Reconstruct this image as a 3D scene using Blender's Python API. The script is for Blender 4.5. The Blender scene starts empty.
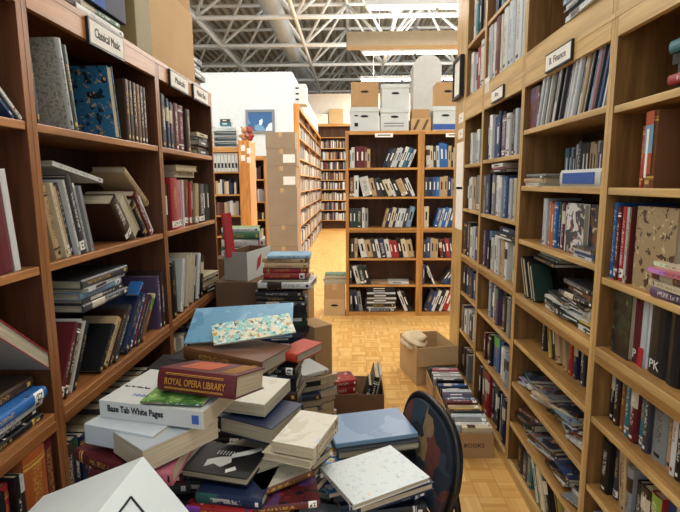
import bpy, bmesh, math, random, re
from mathutils import Vector, Matrix
random.seed(11)
C = bpy.context.scene.collection
PI = math.pi
# ---------------------------------------------------------------- camera
H = 1.55
PITCH = math.atan(73/490); YAW = math.atan(12/490*math.cos(PITCH)); ROLL = math.radians(-0.35)
fw = Vector((-math.sin(YAW)*math.cos(PITCH), math.cos(YAW)*math.cos(PITCH), -math.sin(PITCH)))
rt = Vector((math.cos(YAW), math.sin(YAW), 0)); up = rt.cross(fw)
RT = rt*math.cos(ROLL)+up*math.sin(ROLL); UP = up*math.cos(ROLL)-rt*math.sin(ROLL)
cam = bpy.data.cameras.new('camera'); camo = bpy.data.objects.new('camera', cam); C.objects.link(camo)
cam.lens = 490/680*36; cam.sensor_width = 36; cam.clip_start = .02; cam.clip_end = 200
camo.matrix_world = Matrix(((RT.x,UP.x,-fw.x,0),(RT.y,UP.y,-fw.y,0),(RT.z,UP.z,-fw.z,H),(0,0,0,1)))
bpy.context.scene.camera = camo
def at(u, v, x=None, y=None, z=None):
    d = fw+RT*((u-340)/490)-UP*((v-256)/490)
    k = x/d.x if x is not None else y/d.y if y is not None else (z-H)/d.z
    return Vector((0,0,H))+d*k
# ---------------------------------------------------------------- materials
def lin(c):
    if isinstance(c, str):
        c = [int(c[i:i+2],16)/255 for i in (0,2,4)]
    return tuple(((x/12.92) if x<=.04045 else ((x+.055)/1.055)**2.4) for x in c)+(1,)
class N:
    def __init__(s, name, rough=.6, spec=.4):
        s.m = bpy.data.materials.new(name); s.m.use_nodes = True; s.t = s.m.node_tree
        s.b = s.t.nodes['Principled BSDF']; s.b.inputs['Roughness'].default_value = rough
        s.b.inputs['Specular IOR Level'].default_value = spec
    def n(s, typ, **k):
        nd = s.t.nodes.new('ShaderNode'+typ)
        for a, v in k.items():
            if a.startswith('i_'): nd.inputs[a[2:].replace('_',' ')].default_value = v
            else: setattr(nd, a, v)
        return nd
    def l(s, a, b): s.t.links.new(a, b)
    def put(s, sock, v):
        if hasattr(v, 'default_value') or hasattr(v,'is_output'): s.l(v, sock)
        else: sock.default_value = v
    def math(s, op, a, b=0.0):
        nd = s.n('Math', operation=op); s.put(nd.inputs[0], a); s.put(nd.inputs[1], b); return nd.outputs[0]
    def mix(s, f, a, b, mode='MIX'):
        nd = s.n('Mix', data_type='RGBA', blend_type=mode); s.put(nd.inputs[0], f); s.put(nd.inputs[6], a); s.put(nd.inputs[7], b); return nd.outputs[2]
    def coord(s, kind='Object'): return s.n('TexCoord').outputs[kind]
    def xyz(s, v): nd = s.n('SeparateXYZ'); s.l(v, nd.inputs[0]); return nd.outputs
    def map(s, v, sc=(1,1,1), loc=(0,0,0), rot=(0,0,0)):
        nd = s.n('Mapping'); s.l(v, nd.inputs[0]); nd.inputs['Scale'].default_value = sc; nd.inputs['Location'].default_value = loc; nd.inputs['Rotation'].default_value = rot; return nd.outputs[0]
    def noise(s, v, scale=5, detail=3, rough=.5, dist=0):
        nd = s.n('TexNoise'); s.l(v, nd.inputs['Vector']); nd.inputs['Scale'].default_value = scale; nd.inputs['Detail'].default_value = detail; nd.inputs['Roughness'].default_value=rough; nd.inputs['Distortion'].default_value = dist; return nd.outputs['Fac']
    def ramp(s, f, pts, interp='LINEAR'):
        nd = s.n('ValToRGB'); s.l(f, nd.inputs[0]); cr = nd.color_ramp; cr.interpolation = interp
        while len(cr.elements) < len(pts): cr.elements.new(.5)
        for e, (p, c) in zip(cr.elements, pts): e.position = p; e.color = c
        return nd.outputs[0]
    def col(s, v): s.put(s.b.inputs['Base Color'], v); return s
    def bump(s, h, strength=.2, dist=.002):
        nd = s.n('Bump'); s.l(h, nd.inputs['Height']); nd.inputs['Strength'].default_value = strength; nd.inputs['Distance'].default_value = dist; s.l(nd.outputs[0], s.b.inputs['Normal']); return s
def plain(name, c, rough=.6, metal=0, spec=.4, emit=None):
    s = N(name, rough, spec); v = s.coord(); f = s.noise(v, 14, 4)
    c = lin(c); s.col(s.mix(f, tuple(x*.88 for x in c[:3])+(1,), tuple(min(1,x*1.1) for x in c[:3])+(1,)))
    s.b.inputs['Metallic'].default_value = metal
    if emit:
        s.b.inputs['Emission Color'].default_value = lin(emit[0]); s.b.inputs['Emission Strength'].default_value = emit[1]
    return s.m
def wood(name, c0, c1, axis, rough=.45):
    s = N(name, rough, .4); v = s.coord()
    sc = [34,34,34]; sc[axis] = 2.2
    m = s.map(v, tuple(sc)); f = s.noise(m, 1, 6, .65, 1.2)
    sc2 = [9,9,9]; sc2[axis] = .8
    g = s.noise(s.map(v, tuple(sc2)), 1, 3, .5, 2.5)
    a = s.ramp(f, [(.3, lin(c0)), (.7, lin(c1))])
    dk = s.ramp(g, [(.35,(.72,.68,.62,1)),(.62,(1.08,1.05,1,1))])
    s.col(s.mix(1.0, a, dk, 'MULTIPLY')); s.bump(f, .12, .001)
    return s.m
M = {}
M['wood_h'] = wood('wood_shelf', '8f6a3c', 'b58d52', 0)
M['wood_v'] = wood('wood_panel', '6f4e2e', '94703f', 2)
M['edge_h'] = wood('wood_front_edge', 'bf9c62', 'd9bc82', 0, .35)  # same wood as the panels, paler: bullnose highlight put into the colour
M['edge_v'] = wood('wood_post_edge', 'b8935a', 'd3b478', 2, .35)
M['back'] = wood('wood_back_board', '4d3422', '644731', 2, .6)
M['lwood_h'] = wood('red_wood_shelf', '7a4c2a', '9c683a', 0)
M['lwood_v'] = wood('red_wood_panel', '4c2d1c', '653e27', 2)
M['ledge_h'] = wood('red_wood_front_edge', '966338', 'bb8653', 0, .35)  # paler than its boards, edge highlight painted in
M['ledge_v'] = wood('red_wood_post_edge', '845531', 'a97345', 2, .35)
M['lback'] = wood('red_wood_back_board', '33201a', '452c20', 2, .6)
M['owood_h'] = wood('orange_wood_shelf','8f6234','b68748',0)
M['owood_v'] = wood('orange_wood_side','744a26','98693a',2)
M['oedge_h'] = wood('orange_front_edge','b3803f','cf9f60',0,.35)  # lighter edge copy, highlight painted into the wood colour
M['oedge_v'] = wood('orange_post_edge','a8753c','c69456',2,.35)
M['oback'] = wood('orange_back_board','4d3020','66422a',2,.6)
M['orange_v'] = wood('orange_wood_panel', 'c07c36', 'e0a055', 2, .4)
M['orange_h'] = wood('orange_wood_board', 'c07c36', 'e0a055', 0, .4)
def parquet():
    s = N('parquet_floor', .32, .5); x, y, z = s.xyz(s.coord())
    T = .125
    cx = s.math('FLOOR', s.math('DIVIDE', x, T)); cy = s.math('FLOOR', s.math('DIVIDE', y, T))
    par = s.math('ABSOLUTE', s.math('MODULO', s.math('ADD', cx, cy), 2.0))
    fx = s.math('SUBTRACT', s.math('DIVIDE', x, T), cx); fy = s.math('SUBTRACT', s.math('DIVIDE', y, T), cy)
    # strip coordinate runs across the five fingers of each block
    sc = s.math('ADD', s.math('MULTIPLY', fx, par), s.math('MULTIPLY', fy, s.math('SUBTRACT', 1.0, par)))
    s5 = s.math('MULTIPLY', sc, 5.0); si = s.math('FLOOR', s5); sf = s.math('SUBTRACT', s5, si)
    cmb = s.n('CombineXYZ'); s.l(cx, cmb.inputs[0]); s.l(cy, cmb.inputs[1]); s.l(si, cmb.inputs[2])
    wn = s.n('TexWhiteNoise'); s.l(cmb.outputs[0], wn.inputs['Vector'])
    colr = s.ramp(wn.outputs['Value'], [(0, lin('cd9a50')), (.5, lin('ddaf64')), (1, lin('eac47e'))])
    def edge(f, w):
        return s.math('ADD', s.math('LESS_THAN', f, w), s.math('GREATER_THAN', f, 1-w))
    e = s.math('MINIMUM', s.math('ADD', s.math('MULTIPLY', edge(sf,.05), .55), s.math('ADD', edge(fx,.02), edge(fy,.02))), 1.0)
    g = s.noise(s.map(s.coord(), (30,30,30)), 1, 4)
    colr = s.mix(s.math('MULTIPLY', g, .35), colr, lin('bd8d50'))
    s.col(s.mix(s.math('MULTIPLY', e, .45), colr, lin('9a6c3a')))
    return s.m
M['floor'] = parquet()
M['wall'] = plain('white_wall', 'd3dee3', .8)
M['cream_wall'] = plain('cream_wall', 'efe7da', .8)
M['steel'] = plain('white_painted_steel', 'f0f2f0', .5)
def deck():
    s = N('roof_deck', .7); x, y, z = s.xyz(s.coord())
    w = s.math('ABSOLUTE', s.math('SUBTRACT', s.math('MODULO', s.math('ADD', x, 100.0), .3), .15))
    s.col(s.mix(s.math('LESS_THAN', w, .05), lin('dfd9ca'), lin('b0aa9b')))
    return s.m
M['deck'] = deck()
M['duct'] = plain('duct_grey', 'c3ccd2', .4)
M['black'] = plain('black_plastic', '15161a', .4)
M['blackmetal'] = plain('black_metal', '1b1b1e', .35, .6)
M['paper'] = plain('white_paper', 'f2f1ea', .8)
M['ink'] = plain('black_ink', '16161a', .7)
M['blueink'] = plain('blue_ink', '3b5da8', .7)
M['redink'] = plain('red_ink', 'b02030', .7)
M['gold'] = plain('gold_foil', 'c9953f', .4, .3)
M['whiteink'] = plain('white_ink', 'e4e6e2', .6)
M['tube'] = plain('lamp_tube', 'ffffff', .4, emit=('fff8ec', 9))
M['lampbody'] = plain('lamp_body', 'e9edf2', .4)
def card(name, c, rough=.8):
    s = N(name, rough, .2); v = s.coord(); f = s.noise(v, 5, 5, .6); g = s.noise(s.map(v,(400,400,3)),1,1)
    c = lin(c); a = s.mix(f, tuple(x*.82 for x in c[:3])+(1,), tuple(min(1,x*1.12) for x in c[:3])+(1,))
    s.col(a); s.bump(g, .1, .001); return s.m
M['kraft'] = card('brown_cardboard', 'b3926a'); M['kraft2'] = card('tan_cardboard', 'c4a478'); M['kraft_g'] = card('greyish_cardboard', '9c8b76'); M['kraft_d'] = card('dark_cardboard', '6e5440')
M['whitecard'] = card('white_cardboard', 'ccd4d4'); M['greycard'] = card('grey_cardboard', '9c9890')
def pages():
    s = N('book_pages', .85, .1); gx = s.xyz(s.coord('Object'))
    f = s.noise(s.map(s.coord('Object'), (900, 6, 6)), 1, 2)
    s.col(s.ramp(f, [(.3, lin('988b70')), (.7, lin('cfc5ae'))])); return s.m
M['pages'] = pages()
def lum(s, c): nd = s.n('RGBToBW'); s.l(c, nd.inputs[0]); return nd.outputs[0]
def oc(s):
    nd = s.n('ObjectInfo'); return nd.outputs['Color'], nd.outputs['Random']
def cover():
    s = N('book_cover', .42, .45); c, r = oc(s); v = s.coord('Object'); f = s.noise(v, 60, 3)
    s.col(s.mix(s.math('MULTIPLY', f, .3), c, s.mix(1.0, c, (.55,.55,.55,1), 'MULTIPLY'))); return s.m
M['cover'] = cover()
def spine(kind):
    s = N('book_spine_'+kind, .4, .45); c, r = oc(s); gx, gy, gz = s.xyz(s.coord('Generated'))
    L = lum(s, c); dark = s.math('LESS_THAN', L, .22)
    r2 = s.math('FRACT', s.math('MULTIPLY', r, 7.31)); r3 = s.math('FRACT', s.math('MULTIPLY', r, 13.7))
    lightink = s.mix(s.math('GREATER_THAN', r2, .55), lin('e8e6df'), lin('d0a850'))
    darkink = s.mix(s.math('GREATER_THAN', r2, .6), lin('1c1c22'), lin('7d2a24'))
    ink = s.mix(dark, darkink, lightink)
    if kind=='none': s.col(c); return s.m
    def band(f, a, b): return s.math('MULTIPLY', s.math('GREATER_THAN', f, a), s.math('LESS_THAN', f, b))
    ox,oy,oz=s.xyz(s.coord('Object')); cmb = s.n('CombineXYZ'); s.l(s.math('MULTIPLY', oz, 190.0), cmb.inputs[2]); s.l(s.math('MULTIPLY', ox, 110.0), cmb.inputs[0]); s.l(s.math('MULTIPLY', r, 50.0), cmb.inputs[1])
    nz = s.noise(cmb.outputs[0], 1.0, 1)
    top = s.math('ADD', .72, s.math('MULTIPLY', r3, .2)); bot = s.math('ADD', .2, s.math('MULTIPLY', r2, .25))
    txt = s.math('MULTIPLY', s.math('MULTIPLY', band(gz, bot, top), band(gx, .3, .7)), s.math('GREATER_THAN', nz, .5))
    txt = s.math('MULTIPLY', txt, .55)
    logo = s.math('MULTIPLY', band(gz, .05, .10), band(gx, .3, .7))
    col = c
    if kind == 'band':
        b = s.math('ADD', band(gz, .86, .885), band(gz, .13, .155)); col = s.mix(b, col, ink)
        b = s.math('ADD', band(gz, .905, .915), band(gz, .115, .12)); col = s.mix(b, col, ink)
    if kind == 'two':
        oth = s.n('HueSaturation'); s.l(c, oth.inputs['Color']); s.l(r3, oth.inputs['Hue']); oth.inputs['Saturation'].default_value = .9; oth.inputs['Value'].default_value = 1.3
        col = s.mix(s.math('GREATER_THAN', gz, s.math('ADD', .55, s.math('MULTIPLY', r2, .25))), c, oth.outputs[0])
    if kind == 'box':
        b = band(gz, .55, .82); col = s.mix(b, col, s.mix(dark, lin('3a2a22'), lin('c9bfa8')))
    if kind == 'lib':
        b = band(gz, .05, .17); col = s.mix(b, col, lin('eeece4')); 
        logo = s.math('MULTIPLY', s.math('MULTIPLY', band(gz, .07, .15), band(gx, .2, .8)), s.math('GREATER_THAN', nz, .5)); col = s.mix(txt, col, ink); txt = logo; ink = lin('222222'); logo = 0.0
    col = s.mix(txt, col, ink)
    if not isinstance(logo, float): col = s.mix(logo, col, ink)
    s.col(col); return s.m
SP = {k: spine(k) for k in ('plain','band','two','box','lib','none')}
def front(kind, base=None, cols=()):
    """front-cover artwork: blotches of the given colours on the book's own colour"""
    s = N('cover_art_'+kind, .35, .45); c, r = oc(s); v = s.coord('Object')
    col = c if base is None else lin(base)
    for i, (cc, sc, th) in enumerate(cols):
        nd = s.n('TexNoise', noise_dimensions='4D'); s.l(v, nd.inputs['Vector']); s.l(s.math('ADD', s.math('MULTIPLY', r, 20.0), i*3.7), nd.inputs['W'])
        nd.inputs['Scale'].default_value = sc; nd.inputs['Detail'].default_value = 3; nd.inputs['Distortion'].default_value = .6
        col = s.mix(s.math('GREATER_THAN', nd.outputs[0], th), col, lin(cc))
    s.col(col); return s.m
M['art_generic'] = front('generic', None, [('d8d4c8',22,.62),('30343c',30,.66)])
M['art_photo'] = front('photo', None, [('5a3b6a',14,.58),('a03028',18,.62),('d8c8a0',30,.64),('1a1a22',20,.6)])
M['art_damask'] = front('damask', '2f6c96', [('1c2a36',38,.57),('b89c66',60,.61)])
M['art_mottle'] = front('mottle', 'a09f96', [('7d7c76',110,.52),('b5b2a6',140,.6)])
M['art_map'] = front('map', '8cc9c8', [('d8d6bc',30,.5),('b99a4c',50,.6),('3b5a70',60,.62),('dfe6e2',70,.6),('4f8a52',40,.64)])
M['art_blue'] = front('skyblue', '6a9fc0', [('7fb0cc',12,.55),('5c92b6',9,.6)])
M['art_sketch'] = front('sketch', 'ccd6d8', [('b8c6ce',70,.62),('e0b98c',16,.68),('aab8c8',80,.64)])
M['art_green'] = front('foliage', '6f9a52', [('3f6b30',40,.5),('a9c878',60,.62)])
M['art_album'] = front('album', '5f7ea3', [('7391b3',5,.52)])
M['art_pale'] = front('pale', 'cbc8b8', [('a9b8c8',45,.64),('bdb8a6',20,.6)])
M['art_kids'] = front('kids', '3f86c4', [('e8e4e0',16,.56),('e0a040',26,.6),('204a80',22,.64)])
PAL = dict(k=('16171b','black'), K=('3a3b40','charcoal'), n=('1d2a4a','navy'), b=('2c4a78','blue'), B=('2a63a4','bright blue'), t=('35727e','teal'),
 g=('3f6b4a','green'), G=('243a30','dark green'), o=('b2602f','orange'), r=('98292b','red'), m=('5e2127','maroon'), p=('b86a78','pink'), v=('4f4060','purple'),
 y=('c9ae52','yellow'), c=('c9bfa2','cream'), w=('cfd2cf','white'), l=('b9c2c8','pale grey'), e=('83878a','grey'), s=('b39a74','tan'), u=('70492e','brown'), U=('3b271d','dark brown'), L=('9cc0d6','pale blue'), a=('7c9cb4','slate blue'))
# ---------------------------------------------------------------- mesh helpers
def link(name, me, parent=None):
    o = bpy.data.objects.new(name, me); C.objects.link(o)
    if parent: o.parent = parent
    return o
class MB:
    def __init__(s): s.v=[]; s.f=[]; s.m=[]; s.mats=[]; s.mx=Matrix.Identity(4)
    def mi(s, m):
        if m not in s.mats: s.mats.append(m)
        return s.mats.index(m)
    def poly(s, pts, faces, m):
        k = len(s.v); s.v += [s.mx@Vector(p) for p in pts]; i = s.mi(m)
        for f in faces: s.f.append([k+j for j in f]); s.m.append(i)
    def box(s, x0,x1,y0,y1,z0,z1, m, fm={}):
        p=[(x0,y0,z0),(x1,y0,z0),(x1,y1,z0),(x0,y1,z0),(x0,y0,z1),(x1,y0,z1),(x1,y1,z1),(x0,y1,z1)]
        F=dict(b=(3,2,1,0),t=(4,5,6,7),f=(0,1,5,4),r=(1,2,6,5),k=(2,3,7,6),l=(3,0,4,7))
        k=len(s.v); s.v+=[s.mx@Vector(q) for q in p]
        for n,f in F.items(): s.f.append([k+j for j in f]); s.m.append(s.mi(fm.get(n,m)))
    def tube(s, a, b, r, m, n=8):
        a=Vector(a); b=Vector(b); d=(b-a).normalized(); x=d.orthogonal().normalized(); y=d.cross(x)
        pts=[a+(x*math.cos(t)+y*math.sin(t))*r for t in [2*PI*i/n for i in range(n)]]+[b+(x*math.cos(t)+y*math.sin(t))*r for t in [2*PI*i/n for i in range(n)]]
        s.poly(pts, [(i,(i+1)%n,n+(i+1)%n,n+i) for i in range(n)]+[tuple(range(n))[::-1], tuple(range(n,2*n))], m)
    def path(s, pts, r, m, n=8, closed=False):
        q=list(pts)
        for a,b in zip(q, q[1:]+([q[0]] if closed else [])): s.tube(a,b,r,m,n)
    def sweep(s, pts, r, m, n=8):
        pts=[Vector(p) for p in pts]; k=len(pts); V=[]; u=None
        for i,p in enumerate(pts):
            d=(pts[min(i+1,k-1)]-pts[max(i-1,0)]).normalized()
            u=d.orthogonal().normalized() if u is None else (u-d*u.dot(d)).normalized(); w=d.cross(u)
            V+=[p+(u*math.cos(t)+w*math.sin(t))*r for t in [2*PI*j/n for j in range(n)]]
        s.poly(V,[(i*n+j,i*n+(j+1)%n,(i+1)*n+(j+1)%n,(i+1)*n+j) for i in range(k-1) for j in range(n)]+[tuple(range(n))[::-1],tuple(range((k-1)*n,k*n))],m)
    def prism(s, pts, y0, y1, m, fm=None, bm=None):
        n=len(pts)
        s.poly([(x,y0,z) for x,z in pts]+[(x,y1,z) for x,z in pts], [(i,(i+1)%n,n+(i+1)%n,n+i) for i in range(n)], m)
        s.poly([(x,y0,z) for x,z in pts], [tuple(range(n))], fm or m); s.poly([(x,y1,z) for x,z in pts], [tuple(range(n))[::-1]], bm or m)
    def build(s, name, parent=None, smooth=False, bevel=0):
        me=bpy.data.meshes.new(name); me.from_pydata([tuple(v) for v in s.v],[],s.f)
        for m in s.mats: me.materials.append(m)
        me.polygons.foreach_set('material_index', s.m)
        bm=bmesh.new(); bm.from_mesh(me); bmesh.ops.recalc_face_normals(bm, faces=bm.faces); bm.to_mesh(me); bm.free()
        if smooth: me.polygons.foreach_set('use_smooth',[True]*len(me.polygons))
        me.update(); o=link(name, me, parent)
        if bevel:
            b=o.modifiers.new('bevel','BEVEL'); b.width=bevel; b.segments=2; b.limit_method='ANGLE'
        return o
LABELS = {}
def tag(o, label, cat, group=None, kind=None):
    o['label']=label; o['category']=cat
    if group: o['group']=group
    if kind: o['kind']=kind
    LABELS.setdefault(label, []).append((o.name, group)); return o
def empty(name, mx, label, cat, group=None):
    o=bpy.data.objects.new(name, None); C.objects.link(o); o.empty_display_size=.05; o.matrix_world=mx; return tag(o,label,cat,group)
def struct(o): o['kind']='structure'; return o
def mxa(ex, ey, ez, o):
    return Matrix(((ex.x,ey.x,ez.x,o.x),(ex.y,ey.y,ez.y,o.y),(ex.z,ey.z,ez.z,o.z),(0,0,0,1)))
T = Matrix.Translation
def R(a, ax): return Matrix.Rotation(math.radians(a), 4, ax)
def text(s, size, mat, parent, mx, name='lettering', align='CENTER', sx=1, ext=.0004, bold=False):
    cu=bpy.data.curves.new(name,'FONT'); cu.body=s; cu.size=size; cu.align_x=align; cu.align_y='CENTER'; cu.extrude=ext; cu.resolution_u=2; cu.offset=size*.02 if bold else 0
    cu.materials.append(mat); tmp=bpy.data.objects.new(name,cu); C.objects.link(tmp); bpy.context.view_layer.update()
    me=bpy.data.meshes.new_from_object(tmp.evaluated_get(bpy.context.evaluated_depsgraph_get())); bpy.data.objects.remove(tmp); o=bpy.data.objects.new(name,me); C.objects.link(o); o.parent=parent; o.matrix_local=mx@Matrix.Diagonal((sx,1,1,1)); return o
# ---------------------------------------------------------------- books
SB=MB(); BOOKARGS={}
def stuffed(mx,t,h,d,code):
    k='small_book_'+(code if code in PAL else 'k')
    if k not in M: M[k]=plain(k,PAL[code if code in PAL else 'k'][0],.5)
    SB.mx=mx; w=min(.003,t*.12); SB.box(0,w,0,d,0,h,M[k]); SB.box(t-w,t,0,d,0,h,M[k]); SB.box(w,t-w,0,w,0,h,M[k]); SB.box(w,t-w,w,d-.002,.003,h-.003,M['pages'])
    if h>.1 and t>.012:
        i=M['ink'] if code in 'wclsyaLe' else M['whiteink']; SB.box(t*.35,t*.65,-.0005,0,h*.35,h*.75,i)
    return None
def fit16(*forms):
    for f in forms:
        f=' '.join(f.split())
        if len(f.split())<=16: return f
    print('LABELLEN',f); return f
def book(mx, t, h, d, code, label, group=None, style=None, art=None, hard=True, detail=True, name='book', cat='book', art2=None):
    """spine at y=0 facing -y, x = thickness, z = height"""
    col = lin(PAL[code][0]) if code in PAL else lin(code)
    j = random.uniform(.85,1.15); col = tuple(min(1,c*j) for c in col[:3])+(1,)
    st = SP[style or random.choice(['plain','plain','band','two','box','lib'])]
    b=MB(); w=min(.003, t*.12) if hard else min(.0012,t*.1); i=.004 if hard else .0
    cv=M['cover']; fa=art or cv; ba=art2 or cv
    b.box(0,w,0,d,0,h,cv,{'l':ba}); b.box(t-w,t,0,d,0,h,cv,{'r':fa})
    if t>.016 and hard:
        q=min(.006,t*.16); pts=[(0,0),(t*.2,-q*.75),(t*.5,-q),(t*.8,-q*.75),(t,0),(t,w),(0,w)]
        n=len(pts)
        b.poly([(x,y,0) for x,y in pts]+[(x,y,h) for x,y in pts],[(k,k+1,n+k+1,n+k) for k in range(4)],st)
        b.poly([(x,y,0) for x,y in pts]+[(x,y,h) for x,y in pts],[(5,6,13,12),tuple(range(7))[::-1],tuple(range(7,14))],cv)
    else:
        b.box(w,t-w,0,w,0,h,cv,{'f':st})
    if detail:
        o=b.build(name)
        p=MB(); p.box(w,t-w,w,d-i,i,h-i,M['pages']); p.build('page_block',o)
    else:
        b.box(w,t-w,w,d-i,i,h-i,M['pages']); o=b.build(name)
    o.matrix_world=mx; o.color=col
    if cat=='book': BOOKARGS[o.name]=(mx.copy(),t,h,d,code)
    return tag(o,label,cat,group)
ORD='first second third fourth fifth sixth seventh eighth ninth tenth eleventh twelfth thirteenth fourteenth fifteenth sixteenth seventeenth eighteenth nineteenth twentieth'.split()
ORD+=['twenty-'+x for x in ORD[:9]]+['thirtieth']+['thirty-'+x for x in ORD[:9]]+['fortieth']+['forty-'+x for x in ORD[:9]]
TOK=re.compile(r'([A-Za-z])(\d+)?(?:x([\d.]+))?(?:d(\d+))?(P?)$')
def row(frame, x0, x1, z, spec, place, group, h=22, style=None, hard=True, detail=True, inset=(.012,.05), depthmax=.25, thick=(1.6,3.4), name='book', cat='book', lean_note=True, fill=True):
    """books side by side along local x of a frame whose -y looks at the aisle; tokens: colour[height][xthick][ddepth][P=pages out], _n gap, <a / >a / | lean"""
    lean=0; items=[]
    for tk in spec.split():
        if tk[0]=='_': items.append(('gap', float(tk[1:])/100)); continue
        if tk[0] in '<>|': lean = 0 if tk=='|' else (float(tk[1:]) if tk[0]=='<' else -float(tk[1:])); items.append(('lean',lean)); continue
        m=TOK.match(tk)
        hh=(float(m.group(2)) if m.group(2) else h*random.uniform(.9,1.06))/100
        tt=(float(m.group(3)) if m.group(3) else random.uniform(*thick))/100
        dd=(float(m.group(4))/100 if m.group(4) else min(depthmax,hh*random.uniform(.66,.76)))
        items.append(('b',m.group(1),hh,tt,dd,bool(m.group(5))))
    def lay(sc):
        x=0; ln=0; prev=None; out=[]; pend=0
        for it in items:
            if it[0]=='gap': x+=it[1]; prev=None; continue
            if it[0]=='lean':
                if ln<0 and it[1]>=0 and prev: x+=prev*math.sin(math.radians(-ln))
                new=it[1]
                if new>0 and ln<=0: pend=1
                ln=new; continue
            _,c,hh,tt,dd,P=it; t=tt*sc; a=math.radians(abs(ln))
            if pend: x+=hh*math.sin(a); pend=0
            w=t*math.cos(a) if ln else t
            if ln: w=t/math.cos(a)
            out.append((c,hh,t,dd,P,x,w,ln)); x+=w+.0006; prev=hh
        if ln<0 and prev: x+=prev*math.sin(math.radians(-ln))
        return x,out
    W=x1-x0; lo,hi=.05,1.0
    if lay(1)[0]>W:
        for _ in range(20):
            mid=(lo+hi)/2
            if lay(mid)[0]>W: hi=mid
            else: lo=mid
        out=lay(lo)[1]
    elif fill:
        lo,hi=1.0,1.9
        for _ in range(16):
            mid=(lo+hi)/2
            if lay(mid)[0]>W: hi=mid
            else: lo=mid
        out=lay(lo)[1]
    else: out=lay(1)[1]
    n=len(out); res=[]
    for k,(c,hh,t,dd,P,x,w,ln) in enumerate(out):
        a=math.radians(ln); ins=random.uniform(*inset)
        if ln>0: L=T((x0+x,ins,z))@Matrix.Rotation(-a,4,'Y')
        elif ln<0: L=T((x0+x+w,ins,z))@Matrix.Rotation(-a,4,'Y')@T((-t,0,0))
        else: L=T((x0+x,ins,z))
        if P: L=L@T((t,dd,0))@R(180,'Z')
        stt = ('leaning' if abs(ln)>=8 else 'upright') if lean_note else ''
        od=f"{ORD[k]} from left " if n>1 else ''
        lb=fit16(f"{stt} {PAL[c][1]} {cat}, {od}{place}",f"{PAL[c][1]} {cat}, {od}{place}",f"{PAL[c][1]} {cat} {od.replace(' from left','')}{place}")
        res.append(book(frame@L, max(t,.004), hh, dd, c, lb, group, style, None, hard, detail, name, cat))
    return res
def stack(frame, x, y, z, spec, place, group, yaw=0, jit=4, name='book', cat='book', hard=True, detail=True, top='topmost', art=None, h=22, shift=.012):
    """flat pile from the bottom up; spine to local -y; token colour[length]x[thick]d[depth] with P = pages out; x,y = centre"""
    toks=spec.split(); n=len(toks); zz=z; res=[]
    for k,tk in enumerate(toks):
        m=TOK.match(tk); c=m.group(1); hh=(float(m.group(2)) if m.group(2) else h*random.uniform(.9,1.1))/100; t=(float(m.group(3)) if m.group(3) else random.uniform(1.5,3.2))/100
        dd=float(m.group(4))/100 if m.group(4) else hh*.7
        a=yaw+random.uniform(-jit,jit)
        L=T((x+random.uniform(-shift,shift),y+random.uniform(-shift,shift),zz))@R(a+(180 if m.group(5) else 0),'Z')@T((hh/2,-dd/2,0))@R(-90,'Y')
        pos = top if k==n-1 else ('bottom' if k==0 else ORD[k]+' from bottom')
        if n==1: pos=''
        lb=fit16(f"flat {PAL[c][1]} {cat}, {pos} {place}" if n>1 else f"flat {PAL[c][1]} {cat} {place}",f"{PAL[c][1]} {cat}, {pos} {place}",f"{PAL[c][1]} {cat}, {pos.replace(' from bottom',' up')} {place}")
        res.append(book(frame@L, t, hh, dd, c, lb, group, None, art if k==n-1 else (M['art_generic'] if hard else M['art_photo']), hard, detail, name, cat)); zz+=t+.0005
    return zz
def flat(A, B, Cc, t, code, label, side='F', depth=None, width=None, group=None, art=None, style=None, hard=True, name='book', cat='book'):
    """a flat book from the world corners of its top face: front-left, front-right, back-right"""
    ex=(B-A); w=width or ex.length; ex.normalize(); e2=(Cc-B); e2-=ex*e2.dot(ex); dp=depth or e2.length; ey=e2.normalized(); ez=ex.cross(ey)
    Bp=A+ex*w; Dp=A+ey*dp; Cp=Bp+ey*dp
    if side=='F': m=mxa(ez,ey,-ex,Bp-ez*t); h,d=w,dp
    if side=='L': m=mxa(ez,ex,ey,A-ez*t); h,d=dp,w
    if side=='R': m=mxa(ez,-ex,-ey,Cp-ez*t); h,d=dp,w
    if side=='B': m=mxa(ez,-ey,ex,Dp-ez*t); h,d=w,dp
    o=book(m,t,h,d,code,label,group,style,art,hard,True,name,cat)
    return o,(A,ex,ey,ez,w,dp)
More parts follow.
